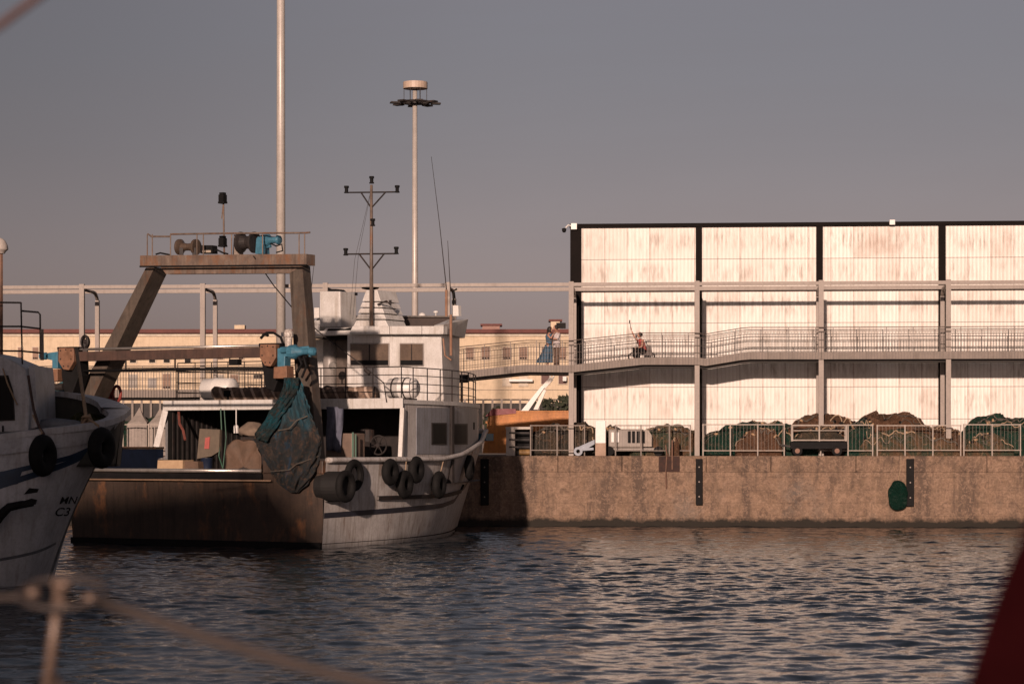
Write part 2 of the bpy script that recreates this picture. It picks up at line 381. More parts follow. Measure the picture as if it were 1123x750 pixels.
# missing coping corner and iron stains: a small ladder recess with rusty brackets at px 733
s=qs(734,-.02)
lad=thing('rusty_mooring_bracket',Q(s,-.05,1.9),'rusty iron bracket on the quay edge, left of the rubber fender by the column','bracket')
m_=MB(); m_.qbox(s-.42,s+.42,-.03,-.004,2.22,2.84); m_.build('plate',M('rust_plate',(.055,.024,.018),(.022,.014,.012),5,.9,.5),lad)
m_=MB(); m_.path([Q(s-.12,-.08,1.55),Q(s-.14,-.09,2.2),Q(s-.1,-.07,2.9),Q(s-.15,-.04,3.3)],.03); m_.tube(Q(s+.12,-.08,2.3),Q(s+.12,-.08,3.5),.035); m_.build('bar',M('rust_bar',(.19,.10,.065),(.10,.055,.04),8,.8,.4),lad)
# rubber fenders on the wall
labs=['black rubber fender strip on the wall directly under the front gallery column','black rubber fender strip beside the hanging green net ball','black rubber fender strip in shadow by the trawler bow']
for (x0,x1,y0,y1),lb in zip([(763,770.5,503,553.5),(994,1002.5,503,555),(527,536,503,554)],labs):
    s0,s1=qs(x0,-.1),qs(x1,-.1); z0,z1=qz(x0,y1,-.1),qz(x0,y0,-.1)
    fd=thing('wall_fender',Q((s0+s1)/2,-.1,z0),lb,'fender','rubber fenders on the quay wall')
    k=MB(); k.qbox(s0,s1,-.14,-.003,z0,z1); k.build('rubber_strip',RUB,fd,bevel=.02)
    for i in range(3):
        zz=z0+(z1-z0)*(.18+.32*i); k=MB(); k.lathe(Q((s0+s1)/2,-.141,zz),-QV,[(0,.03),(.02,.03),(.025,.0)],8); k.build('bolt',TAN,fd)
DULLR=M('dull_dark_rope',(.12,.10,.08),(.07,.06,.05),20,.9,.3); FLOATM=M('cork_float',(.40,.26,.15),(.3,.18,.1),9,.8,.3)
# ================================================================ nets helper
def heap(name, pts, t0, t1, mat, label, seed=0, amp=.35, zb=QZ, cat='net heap', group='fishing nets heaped on the quay', nx=70, ny=34):
    """pts: (px,py) skyline of the heap seen from the water; t0..t1 its depth on the quay"""
    S=[(qs(px,(t0+t1)/2), qz(px,py,(t0+t1)/2)) for px,py in pts]
    s0,s1=S[0][0],S[-1][0]; rows=[]
    sv=np.linspace(s0,s1,nx); zt=np.interp(sv,[p[0] for p in S],[p[1] for p in S])
    for j in range(ny):
        ph=math.pi*j/(ny-1); row=[]
        for i in range(nx):
            e=min(1,min(i,nx-1-i)/5.0)**.5
            t=(t0+t1)/2-(t1-t0)/2*math.cos(ph)*(.25+.75*e)
            hgt=(zt[i]-zb)*(max(0,math.sin(ph))**.42)*(e if (i in(0,nx-1)) else 1)
            p=Q(sv[i],t,zb+hgt)
            q=p*1.1+V((seed*7.3,seed*3.1,seed))
            n1=noise.fractal(q*.7,1.0,2.0,4); n2=noise.ridged_multi_fractal(V((q.x*.9+n1,q.y*.9,q.z*1.7+n1)),.9,2.1,5,.9,2.0)-1.0
            n3=noise.noise(q*5); n4=noise.noise(V((q.x*2.3,q.y*2.3,q.z*3.1)))
            f=math.sin(ph)**.6*e
            p+= QV*(-(n1*.6+n2*.4+n4*.35)*amp*f) + QU*((n3*.06+n2*.08)*f) + ZZ*((n2*.30+n3*.16+n4*.35)*amp*f)
            if p.z<zb: p.z=zb
            row.append(p)
        rows.append(row)
    m=MB(); m.grid(rows); o=m.build(name,mat,smooth=True); tag(o,label,cat,group)
    rn=random.Random(seed*13+5)
    for k in range(5 if nx>50 else 2):
        i_=rn.uniform(.1,.9)*nx; j_=rn.uniform(.12,.4)*ny; di=rn.choice((-1,1)); pts=[]; w_=rn.uniform(0,6)
        for q_ in range(26):
            ii=int(min(nx-3,max(2,i_))); jj=int(min(ny*.55,max(2,j_))); fi=min(nx-3,max(2,i_))-ii
            p=rows[jj][ii].lerp(rows[jj][ii+1],fi); pts.append(p-QV*.05+ZZ*.02); i_+=di*rn.uniform(.4,1.3)*nx/70; j_+=math.sin(w_+q_*.55)*1.1
        mm=MB(); mm.path(pts,rn.choice((.014,.02,.028)),5); mm.build('rope',ROPE if k%2 else DULLR,o,smooth=True)
    for k in range(6 if nx>50 else 0):
        ii=rn.randrange(6,nx-6); jj=rn.randrange(6,int(ny*.45)); p=rows[jj][ii]-QV*.05
        mm=MB(); mm.lathe(p,V((rn.gauss(0,1),rn.gauss(0,1),rn.gauss(0,.6))),[(-.09,0),(-.08,.04),(0,.055),(.08,.04),(.09,0)],8); mm.build('float',FLOATM if k%2 else BLK,o,smooth=True)
    return o
# ================================================================ warehouse with pale cladding
WT=4.25                                                   # wall plane
ZTOP=qz(628,246,WT)
def clad_mat():
    m,t,b=nt('translucent_cladding'); co=coords(t)
    sep=t.nodes.new('ShaderNodeSeparateXYZ'); t.links.new(co,sep.inputs[0])
    # along-wall coordinate: object x/cos
    X=math_(t,'MULTIPLY',sep.outputs['X'],1/math.cos(TH)); Z=sep.outputs['Z']
    cx=math_(t,'DIVIDE',X,.948); cz=math_(t,'DIVIDE',Z,1.347)
    fx=math_(t,'FLOOR',cx); fz=math_(t,'FLOOR',cz)
    cmb=t.nodes.new('ShaderNodeCombineXYZ'); t.links.new(fx,cmb.inputs[0]); t.links.new(fz,cmb.inputs[2])
    wn=t.nodes.new('ShaderNodeTexWhiteNoise'); t.links.new(cmb.outputs[0],wn.inputs['Vector'])
    pc=math_(t,'FRACT',cz)                                # height within a panel
    corr=math_(t,'SINE',math_(t,'MULTIPLY',X,2*math.pi/.158))
    col=mix(t,math_(t,'MULTIPLY',wn.outputs['Value'],.8),(.76,.725,.675),(.64,.59,.535))
    cs=coords(t,(5.5,5.5,.9)); n=noi(t,cs,1.25,5,.65)
    cl=noi(t,co,.42,3,.6)
    dirt=math_(t,'MULTIPLY',ramp(t,n,.44,.64),ramp(t,cl,.34,.58))
    vgrad=ramp(t,pc,.05,.45); vg2=ramp(t,pc,1.0,.72); dirt=math_(t,'MULTIPLY',dirt,math_(t,'MULTIPLY',vgrad,vg2))
    col=mix(t,math_(t,'MULTIPLY',dirt,.72),col,(.27,.215,.17))
    pan=math_(t,'MULTIPLY',ramp(t,wn.outputs['Value'],.78,1.0),math_(t,'MULTIPLY',ramp(t,noi(t,co,1.3,4),.4,.65),ramp(t,cl,.35,.6)))
    col=mix(t,math_(t,'MULTIPLY',pan,.6),col,(.38,.27,.21))
    line=ramp(t,corr,.55,.98); col=mix(t,math_(t,'MULTIPLY',line,.30),col,(.45,.36,.29))
    n8=noi(t,coords(t,(40,40,1.2)),1.0,2); col=mix(t,math_(t,'MULTIPLY',ramp(t,n8,.5,.7),.18),col,(.40,.26,.19))
    fxr=math_(t,'FRACT',cx); sx=math_(t,'LESS_THAN',math_(t,'MULTIPLY',fxr,.948),.038); sz=math_(t,'LESS_THAN',math_(t,'MULTIPLY',pc,1.347),.035)
    bn=math_(t,'MULTIPLY',ramp(t,noi(t,cs,2.2,3),.45,.75),.6)
    wide=math_(t,'LESS_THAN',math_(t,'MULTIPLY',fxr,.948),.075)
    col=mix(t,math_(t,'MULTIPLY',wide,bn),col,(.26,.16,.11))
    col=mix(t,math_(t,'MULTIPLY',sx,.42),col,(.22,.14,.10)); col=mix(t,math_(t,'MULTIPLY',sz,.7),col,(.13,.085,.065))
    t.links.new(col,b.inputs['Base Color']); b.inputs['Roughness'].default_value=.42; b.inputs['Specular IOR Level'].default_value=.3
    bump(t,b,corr,.25,.015)
    return m
CLAD=clad_mat()
org=Q(qs(638,WT),WT,qz(700,495,WT))
wh=thing('warehouse',org,'long warehouse faced with pale streaked cladding between dark steel columns','warehouse')
colpx=[(625.5,637.5),(763,769.8),(895,902.3),(1029,1037),(1163,1171)]
cs_=[(qs(a_,WT),qs(b_,WT)) for a_,b_ in colpx]
zc1=ZTOP-.16
for (a0,a1),(b0,b1) in zip(cs_,cs_[1:]):
    m=MB(); m.qbox(a1,b0,WT,WT+.06,QZ+.004,zc1); o=m.build('cladding_panel',CLAD,wh)
for i,(a0,a1) in enumerate(cs_):
    m=MB(); zb=QZ+.004; m.qbox(a0,a1,WT-.10,WT+.10,zb,zc1-.002); m.build('steel_column',BROWNB,wh)
m=MB(); m.qbox(cs_[0][0]-.03,cs_[-1][1]+.05,WT-.14,WT+.5,zc1,ZTOP); m.build('roof_edge',BROWNB,wh)
m=MB(); m.qbox(cs_[0][0]+.1,cs_[-1][1],WT+.12,WT+18,QZ+.006,zc1-.02); m.build('building_body',BROWNB,wh)
s=qs(978,WT)
m=MB(); m.qbox(s-.11,s+.11,WT-.30,WT-.143,ZTOP-.14,ZTOP+.06); tag(m.build('wall_box',PLAST),'small white box fixed on the dark roof edge above the warehouse','box')
# security camera at the top left corner
cm=thing('security_camera',Q(qs(622,WT),WT-.25,ZTOP-.2),'white security camera on a bracket at the top left corner of the warehouse','camera')
m=MB(); s=qs(629,WT-.2); m.qbox(s-.1,s+.14,WT-.30,WT-.142,ZTOP-.24,ZTOP+.01); m.build('mount',PLAST,cm)
s0=qs(626.5,WT-.2); s1=qs(620.5,WT-.2); m=MB(); m.path([Q(s0,WT-.25,ZTOP-.1),Q((s0+s1)/2,WT-.3,ZTOP-.06),Q(s1,WT-.3,ZTOP-.18)],.035); m.build('arm',PLAST,cm)
m=MB(); s1=qs(618.8,WT-.2); m.lathe(Q(s1,WT-.3,ZTOP-.22),ZZ,[(-.16,0),(-.15,.06),(-.08,.09),(0,.1),(.03,.05)],12); m.build('dome',BLK,cm,smooth=True)
# ================================================================ gallery walkway
ga=thing('gallery_walkway',Q(0,1.3,QZ),'raised beige steel walkway with thin railings crossing in front of the warehouse','walkway')
FT=1.25; RT=4.0
zfb0,zfb1=qz(628,313.8,FT),qz(628,310,FT)
fpx=[-42,90,222.5,357,491,626.5,764.5,900.5,1040,1178]
fs=[qs(p,FT+.1) for p in fpx]
for i,s in enumerate(fs):
    m=MB(); m.qbox(s-.10,s+.10,FT,FT+.2,QZ+.004,zfb1+.05); m.build('front_post',TAN,ga)
    zr=zfb0-.33
    rt=RT if s<fs[5]-.1 else RT-.12
    m=MB(); m.qbox(s-.085,s+.085,rt-.17,rt,QZ+.004,zr); m.build('rear_post',TAN,ga)
    m=MB(); m.path([Q(s,FT+.2,zfb0-.02),Q(s,rt-.8,zfb0-.02),Q(s,rt-.45,zfb0-.06),Q(s,rt-.2,zfb0-.2),Q(s,rt-.085,zr)],.075); m.build('bracket',TAN,ga,smooth=True)
m=MB(); m.qbox(-48,28,FT+.02,FT+.18,zfb0,zfb1); m.build('front_beam',TAN,ga)
m=MB(); zr1=qz(628,314.9,RT); zr0=qz(628,319.2,RT); m.qbox(-48,28,RT-.004,RT+.12,zr0,zr1); m.build('rear_beam',TAN,ga)
# deck profile: (px, top y of fascia) at t=FT
prof=[(-60,428),(190,428),(300,426),(400,417.5),(524,405.3),(575,400),(626,400.4),(705,392),(764,392),(772,393.6),(818,386),(900,386),(1030,385.5),(1200,385)]
PT=FT-.02
RAILM=M('brown_rail_steel',(.12,.09,.075),(.085,.065,.055),3,.5,.1)
ps=[(qs(a_,PT),qz(a_,y_,PT)) for a_,y_ in prof]
def decktop(s): return float(np.interp(s,[p[0] for p in ps],[p[1] for p in ps]))
DT=RT-.75
FH=.30
for k in range(len(fs)-1):
    s0,s1=fs[k]+.001,fs[k+1]-.001
    n=14; sv=[s0+(s1-s0)*i/n for i in range(n+1)]
    fm=MB(); dm=MB()
    for a_,b_ in zip(sv,sv[1:]):
        za,zb=decktop(a_),decktop(b_)
        fm.hexa([Q(a_,PT-.06,za-FH),Q(b_,PT-.06,zb-FH),Q(b_,PT-.01,zb-FH),Q(a_,PT-.01,za-FH)],[Q(a_,PT-.06,za),Q(b_,PT-.06,zb),Q(b_,PT-.01,zb),Q(a_,PT-.01,za)])
        dm.hexa([Q(a_,FT+.21,za-.38),Q(b_,FT+.21,zb-.38),Q(b_,DT,zb-.38),Q(a_,DT,za-.38)],[Q(a_,FT+.21,za-.12),Q(b_,FT+.21,zb-.12),Q(b_,DT,zb-.12),Q(a_,DT,za-.12)])
        dm.hexa([Q(a_,PT-.008,za-FH),Q(b_,PT-.008,zb-FH),Q(b_,FT+.208,zb-FH),Q(a_,FT+.208,za-FH)],[Q(a_,PT-.008,za-.13),Q(b_,PT-.008,zb-.13),Q(b_,FT+.208,zb-.13),Q(a_,FT+.208,za-.13)])
    fm.build('fascia',TAND,ga); dm.build('deck',DKST,ga)
    for tt,nm in ((PT-.10,'railing'),(DT-.05,'railing')):
        rm=MB()
        for zz,rr_ in ((1.0,.018),(.83,.014),(.5,.010),(.2,.010)):
            rm.path([Q(x_,tt,decktop(x_)+zz) for x_ in sv],rr_,5)
        nb=int((s1-s0)/.118)
        for i in range(nb+1):
            x_=s0+(s1-s0)*i/nb; big=(i%9==4)
            z0=decktop(x_)-(FH if tt<2 else 0)
            r_=.013 if big else .0065
            rm.obox(Q(x_,tt,(z0+decktop(x_)+(1.0 if big else .83))/2),QU*r_,QV*r_,ZZ*((decktop(x_)+(1.0 if big else .83)-z0)/2))
        rm.build(nm,RAILM if tt<2 else DKST,ga)
# ================================================================ poles
pl=thing('tall_pole',Q(qs(308,.75),.75,QZ),'tall thick galvanised pole rising out of the picture behind the gallows frame','pole')
m=MB(); c=Q(qs(308,.75),.75,QZ); m.tube(c,c+ZZ*30,.20,.15,20); m.build('shaft',POLE,pl,smooth=True)
m=MB(); m.lathe(c,ZZ,[(0,.34),(.04,.34),(.05,.24),(.3,.205)],20); m.build('base_plate',POLE,pl)
D2=158
def P2(px,py): return pix(px,py,D2)
b0=P2(455,345); b0.z=QZ
hm=thing('floodlight_mast',b0,'distant high mast with a ring of floodlights under a drum-shaped head','light mast')
m=MB(); topz=P2(455,100).z; m.tube(b0,V((b0.x,b0.y,topz)),.25,.15,16); m.build('shaft',POLE,hm,smooth=True)
m=MB(); hc=P2(455.5,95.5); m.lathe(hc,ZZ,[(-.17,.2),(-.13,.72),(-.125,.80),(.30,.80),(.305,.76),(.31,0)],24); m.build('head_drum',M('beige_drum',(.50,.38,.30),(.42,.32,.25),2,.5,.1),hm)
m=MB()
for a_ in (0,1.2,2.1,3.2,4.3,5.2): m.tube(hc+V((.74*math.cos(a_),.74*math.sin(a_),-.05)),hc+V((.74*math.cos(a_),.74*math.sin(a_),-1.0)),.02,n=5)
m.build('cables',DKST,hm)
rc=P2(455.5,112.5)
m=MB(); m.torus(rc,ZZ,.95,.07,24,6)
for i in range(8):
    a_=i*math.pi/4+.2; m.bar(rc,rc+V((1.0*math.cos(a_),1.0*math.sin(a_),0)),.07)
m.lathe(rc,ZZ,[(-.14,.22),(-.14,.3),(.12,.3),(.12,.22)],12)
m.build('ring_frame',DKST,hm)
for i in range(8):
    a_=i*math.pi/4+.2; e=V((math.cos(a_),math.sin(a_),0)); f_=V((-e.y,e.x,0)); p=rc+e*1.35+ZZ*-.05
    m=MB(); m.obox(p,e*.30,f_*.24,(ZZ*.05-e*.012)); m.bar(p-e*.3+ZZ*.1,p-e*.3-ZZ*.1,.05); m.build('floodlight',DKST,hm)
# ================================================================ long cream building behind
BD=150
def PB(px,py,dd=0): return pix(px,py,BD+dd)
lb=thing('harbour_building',V((PB(310,400).x,BD,QZ)),'long low cream harbour building with red-brown roof edge and shuttered windows','building')
x0,x1=PB(-420,0).x,PB(1250,0).x; zt=PB(0,365.5).z
m=MB(); m.box((x0,BD,QZ+.004),(x1,BD+12,zt)); m.build('wall',CREAM,lb)
m=MB(); m.box((x0-.3,BD-.4,zt+.003),(x1+.3,BD+12.4,PB(0,361.3).z)); rf=m.build('roof',ROOFR,lb)
m=MB(); m.box((x0,BD-.12,zt-.18),(x1,BD-.003,zt-.002)); m.build('cornice',M('pale_cornice',(.66,.56,.44)),lb)
def win(px0,px1,py0,py1,mat=SHUT,proud=.05):
    a_,b_=PB(px0,py1),PB(px1,py0)
    m=MB(); m.box((a_.x-.06,BD-proud,a_.z-.06),(b_.x+.06,BD-.004,b_.z+.06)); f_=m.build('window',M('window_surround',(.60,.49,.37)),lb)
    m=MB(); m.box((a_.x,BD-proud-.03,a_.z),(b_.x,BD-proud-.003,b_.z)); m.build('shutter',mat,f_)
    if mat is SHUT:
        m=MB()
        for k in range(3): u=a_.x+(b_.x-a_.x)*(.1+.3*k); m.box((u,BD-proud-.05,a_.z+.02),(u+(b_.x-a_.x)*.2,BD-proud-.033,a_.z+.12))
        m.build('sill_gap',BLK,f_)
for a_,b_ in ((511,519.5),(528,537),(551.6,560.5),(569.6,578),(594,601),(612,621),(485,494),(440,449),(331,340),(20,24.5),(36,42),(290,296),(262,267),(239,245),(213,220)): win(a_,b_,381,394)
for a_ in (146,167,183,206): win(a_-3.2,a_+3.2,390,397.5,GLASS)
for a_,y0,y1,mt in ((146,411,425,M('grey_door',(.33,.29,.25))),(167,415,425,M('grey_window',(.30,.27,.25))),(183,410,426,SHUT),(241,411,423,M('grey_door',(.3,.3,.3))),(257,411,423,SHUT),(283,411,414.5,GLASS),(598,410,421,M('dark_red_door',(.12,.045,.035))),(617,411,421,M('dark_red_door',(.12,.045,.035))),(556,413,423,M('pale_hatch',(.64,.54,.43))),(574,413,423,M('pale_hatch',(.64,.54,.43)))):
    win(a_-4.3,a_+4.3,y0,y1,mt)
m=MB(); a_,b_=PB(617,418),PB(621,413); m.box((a_.x,BD-.5,a_.z),(b_.x,BD-.09,b_.z)); m.build('wall_unit',PLAST,lb)
m=MB(); a_,b_=PB(576,408),PB(584,407); m.box((a_.x-1,BD-.5,a_.z-.6),(b_.x,BD-.09,a_.z-.45)); m.build('wall_lamp',PLAST,lb)
m=MB(); a_,b_=PB(400,426.8),PB(400,427.3); m.box((x0,BD-.06,PB(0,427.6).z),(x1,BD-.003,PB(0,426.9).z)); m.build('pipe',M('pale_pipe',(.42,.34,.26)),lb)
for (a0,a1,y0,y1,mt,ht) in ((529,548,357.2,361,REDP,1),(604,614,352.3,361,CREAM,1),(264,275,363.3,365.5,CREAM,0)):
    p,q=pix(a0,y1,BD+3),pix(a1,y0,BD+3); z0=PB(0,361.3).z
    if ht:
        m=MB(); m.box((p.x,BD+3,z0+.002),(q.x,BD+4.5,q.z)); cc=m.build('chimney' if mt is CREAM else 'roof_unit',M('pink_brick',(.33,.17,.13)) if mt is REDP else CREAM,rf)
        m=MB(); m.box((p.x-.12,BD+2.9,q.z+.002),(q.x+.15,BD+4.6,q.z+.12)); m.build('cap',ROOFR,rf)
        if mt is CREAM:
            m=MB(); u=p.x+.35; m.box((u,BD+2.95,z0+.2),(u+.6,BD+2.997,q.z-.1)); m.build('opening',GLASS,rf)
    else:
        m=MB(); m.box((p.x,BD-.5,z0+.002),(q.x,BD+.3,z0+.25)); m.build('roof_vent',CREAM,rf)
# dark boundary fence and parked clutter at the foot of the building
bf=thing('boundary_fence',V((PB(350,440).x,BD-6,QZ)),'dark picket fence standing at the foot of the cream building','fence')
m=MB(); xa,xb=pix(-200,0,BD-6).x,pix(1200,0,BD-6).x; zf=pix(0,437.5,BD-6).z
m.box((xa,BD-6,zf-.08),(xb,BD-5.95,zf)); m.box((xa,BD-6,QZ+.5),(xb,BD-5.95,QZ+.58))
m.build('rail',DKST,bf); m=MB()
x_=xa
while x_<xb: m.box((x_,BD-6.05,QZ+.004),(x_+.13,BD-5.99,zf)); x_+=.55
m.build('picket',TAND,bf); m=MB(); m.box((xa,BD-5.9,QZ+.004),(xb,BD-5.84,zf-.25)); m.build('backing_mesh',DKST,bf)
# distant palm/foliage-like dark bushes between the fence and skip
def bush(px,py0,wd,ht,label,seed):
    rnd=random.Random(seed); m=MB(); c=pix(px,py0,BD-9); 
    c.z=QZ
    for i in range(260):
        a_=rnd.random()*6.28; rr_=rnd.random()**.5; z=rnd.random(); k=math.sqrt(max(.05,1-(2*z-1)**2))
        p=c+V((math.cos(a_)*rr_*wd*k,math.sin(a_)*rr_*wd*k*.6,ht*z)); s_=.16+.12*rnd.random()
        u=V((rnd.gauss(0,1),rnd.gauss(0,1),rnd.gauss(0,1))).normalized(); v_=u.orthogonal().normalized()
        m.add([p-u*s_,p+v_*s_*.5,p+u*s_,p-v_*s_*.5],[(0,1,2,3)])
    t_=thing('bush',c,label,'bush','dark bushes by the boundary fence')
    m.build('foliage',M('dark_foliage',(.05,.055,.03),(.03,.035,.02),3,.8,.2),t_)
    k=MB(); k.tube(c,c+ZZ*ht*.6,.06,.03); k.build('trunk',DKST,t_)
bush(602,440,1.5,3.1,'dark bush beside the foot of the white crane arm',1); bush(619,440,.9,3.3,'dark narrow bush next to the left warehouse column',2)
bush(545,440,1.0,2.6,'dark low bush above the red edge of the orange skip',3)
# ================================================================ objects on the quay
ST=12.0
sk_=thing('orange_skip',Q(qs(580,ST),ST,QZ),'large orange ribbed steel skip with a red edge behind the trawler bow','skip')
a_,b_=qs(528,ST),qs(627,ST); zb_,zt_=QZ+.08,qz(580,452,ST)
m=MB(); m.add([Q(a_+.05,ST,zb_),Q(b_,ST,zb_),Q(b_,ST+2.2,zb_),Q(a_+.05,ST+2.2,zb_),Q(a_+.35,ST,zt_),Q(b_,ST,zt_),Q(b_,ST+2.2,zt_),Q(a_+.35,ST+2.2,zt_)],[(3,2,1,0),(0,1,5,4),(1,2,6,5),(2,3,7,6),(3,0,4,7),(4,5,6,7)])
m.build('body',ORNG,sk_)
m=MB()
for y_ in (463,473,483): z=qz(580,y_,ST); m.qbox(a_+.2,b_,ST-.05,ST-.003,z-.05,z+.05)
m.qbox(qs(568.5,ST)-.04,qs(568.5,ST)+.04,ST-.07,ST-.053,zb_,zt_+.02)
m.build('rib',ORNG,sk_)
m=MB(); m.hexa([Q(a_+.18,ST-.06,zt_-.18),Q(qs(566,ST),ST-.06,zt_-.05),Q(qs(566,ST),ST+2,zt_-.05),Q(a_+.18,ST+2,zt_-.18)],[Q(a_+.5,ST-.06,zt_+.16),Q(qs(566,ST),ST-.06,zt_+.16),Q(qs(566,ST),ST+2,zt_+.16),Q(a_+.5,ST+2,zt_+.16)]); m.build('red_cover',REDP,sk_)
m=MB(); m.qbox(a_+.5,b_,ST-.03,ST+.1,zt_+.003,zt_+.07); m.build('rim',ORNG,sk_)
# crane arm behind
CT=17
cr=thing('crane_arm',Q(qs(580,CT),CT,QZ),'white hydraulic crane arm raised behind the orange skip','crane')
m=MB(); c=qp(574,470,CT); m.qbox(qs(566,CT),qs(588,CT),CT-.5,CT+.9,QZ+.4,QZ+1.5); m.build('base',DKST,cr)
m=MB(); m.prism([qp(571,451,CT-.2),qp(579,451,CT-.2),qp(597,425,CT-.2),qp(594,423,CT-.2)],QV*.4); m.build('lower_boom',PLAST,cr)
m=MB(); m.prism([qp(585,449,CT-.1),qp(590,449,CT-.1),qp(599,428,CT-.1),qp(596,427,CT-.1)],QV*.2); m.build('ram',POLE,cr)
m=MB(); m.bar(qp(594,427,CT),qp(605,415,CT),.18,.2); m.build('upper_boom',POLE,cr)
m=MB(); m.torus(qp(605.3,412.8,CT),QV,.085,.035,14,6); m.build('hook_eye',PLAST,cr)
for w_ in (0,1.6):
    for tt in (-.5,.9):
        m=MB(); c=Q(qs(566,CT)+.2+w_*.5,CT+tt,QZ+.4); m.lathe(c-QV*.12,QV,[(0,.2),(0,.4),(.24,.4),(.24,.2)],16); m.build('wheel',RUB,cr)
# beige cabinet frame
BT=1.0
cb=thing('frame_cabinet',Q(qs(566,BT),BT,QZ),'beige open-sided cabinet frame standing in front of the orange skip','cabinet')
x0_,x1_=qs(555,BT),qs(583,BT); z1_=qz(570,468,BT)
m=MB(); m.qbox(x0_,qs(564.5,BT),BT,BT+.9,QZ+.004,z1_-.1); m.build('side_panel',CONC,cb)
m=MB(); m.qbox(x0_-.02,x1_,BT-.02,BT+.92,z1_-.098,z1_); m.build('top',CONC,cb)
m=MB(); m.qbox(x1_-.07,x1_,BT,BT+.07,QZ+.004,z1_-.102); m.qbox(x1_-.07,x1_,BT+.8,BT+.87,QZ+.004,z1_-.102); m.build('post',DKST,cb)
m=MB(); m.qbox(qs(565,BT),x1_-.075,BT+.5,BT+.88,QZ+.01,z1_-.11); m.build('back_panel',BLK,cb)
m=MB(); 
for y_ in (474.5,482,490): zz=qz(570,y_,BT); m.qbox(qs(558.5,BT),x1_-.08,BT-.06,BT-.022,zz-.03,zz+.03)
m.build('bar',DKST,cb)
m=MB(); c=Q(qs(575,BT),BT+.2,QZ+.15); m.lathe(c,QU,[(-.22,0),(-.22,.12),(.22,.12),(.22,0)],12); m.build('reel',M('ochre_reel',(.3,.17,.06)),cb)
# white marker post
wp=thing('concrete_post',Q(qs(658.5,.5),.5,QZ),'white square concrete bollard post at the quay edge','bollard')
m=MB(); a_,b_=qs(653,.45),qs(664.3,.45); zt_=qz(658,461,.45); zm=qz(658,486,.45)
m.qbox(a_,b_,.4,.8,zm+.002,zt_); m.build('white_top',PLAST,wp,bevel=.015)
m=MB(); m.qbox(a_-.004,b_+.004,.396,.804,QZ+.006,zm); m.build('stained_base',M('stained_base',(.40,.28,.21),(.28,.19,.14),3,.8,.3),wp)
# hand cart
hc_=thing('hand_cart',Q(qs(640,.5),.55,QZ),'small grey-blue hand cart with wheels left of the white concrete bollard post','hand cart')
GB=M('grey_blue_metal',(.26,.29,.34),(.17,.19,.23),4,.5,.2)
m=MB(); m.prism([qp(634,490,.5),qp(652,482,.5),qp(652,487,.5),qp(640,494,.5)],QV*.5); m.build('body',GB,hc_)
m=MB(); m.bar(qp(636,493,.45),qp(651,492,.45),.12,.1); m.build('towbar',GB,hc_)
for tt in (.35,1.1):
    m=MB(); c=qp(634,492.3,tt); c.z=QZ+.19; m.lathe(c,QV,[(0,.08),(0,.18),(.09,.18),(.09,.08),(0,.08)],16); m.build('wheel',GB,hc_)
# barriers
def barrier(pxs, ytop, ybot, t, label, mat=FENCE, feet=True, rail2=None):
    ss=[qs(p,t) for p in pxs]; zt_=qz(pxs[0],ytop,t); zb_=qz(pxs[0],ybot,t)
    o=thing('barrier_panel',Q(sum(ss)/len(ss),t,QZ),label,'barrier','metal barrier panels along the quay edge')
    m=MB(); m.qbox(ss[0]-.03,ss[-1]+.03,t-.025,t+.025,zt_-.04,zt_); m.qbox(ss[0]-.03,ss[-1]+.03,t-.02,t+.02,zb_,zb_+.035); m.build('frame_rail',mat,o)
    for s_ in ss:
        m=MB(); m.qbox(s_-.024,s_+.024,t-.024,t+.024,QZ+.004,zt_+.01); m.build('post',mat,o)
    m=MB()
    n=int((ss[-1]-ss[0])/.14)
    for i in range(n): x_=ss[0]+(ss[-1]-ss[0])*(i+.5)/n; m.obox(Q(x_,t,(zt_+zb_)/2),QU*.003,QV*.003,ZZ*((zt_-zb_)/2-.03))
    m.build('wire_mesh',mat,o)
    return o
barrier([582,611,641],466,494,.7,'thin barrier panel in front of the dark nets between the cabinet and the bollard post',TAND)
barrier([675,703,734,757],466,494.5,.7,'thin barrier panel in front of the grey ribbed trailer',TAND)
barrier([771,801,831,860],465,494.5,.7,'pale barrier panel right of the column, before the green and brown net heap')
barrier([900,930,957],465.5,494.5,.8,'pale barrier panel just right of the low black wagon')
barrier([962,992.5,1023,1053.5],466,494,.75,'pale barrier panel in front of the wide brown net heap')
barrier([1057,1088,1119],465,494,.7,'pale barrier panel in front of the dark green nets at the right')
barrier([118,135,163],465,491,1.2,'pale barrier panel seen over the stern, left, in front of green nets')
barrier([166,196,226],465,491,1.2,'pale barrier panel seen beside the sloping canopy post')
# low cart with cage
wg=thing('cage_wagon',Q(qs(898,.5),.5,QZ),'low black flatbed wagon carrying a pale cage of dark nets','wagon')
s0_,s1_=qs(867,.4),qs(929,.4); 
m=MB(); m.qbox(s0_,s1_,.35,1.15,qz(900,492,.4),qz(900,484.5,.4)); m.build('bed',BLK,wg)
m=MB(); m.bar(Q(s0_-.35,.6,QZ+.45),Q(s0_,.6,QZ+.38),.07); m.build('drawbar',DKST,wg)
for px_ in (874.5,918):
    for tt in (.22,1.05):
        c=Q(qs(px_,tt),tt,QZ+.21); w_=MB(); w_.lathe(c,QV,[(0,.10),(0,.20),(.03,.21),(.11,.21),(.13,.2),(.13,.10)],18); tw=w_.build('wheel',RUB,wg)
        w_=MB(); w_.lathe(c-QV*.005,QV,[(0,0),(0,.1),(.12,.1),(.12,0)],14); w_.build('rim',M('rust_rim',(.22,.10,.06)),tw)
zc0,zc1_=qz(900,483.8,.35),qz(900,465.5,.35)
m=MB()
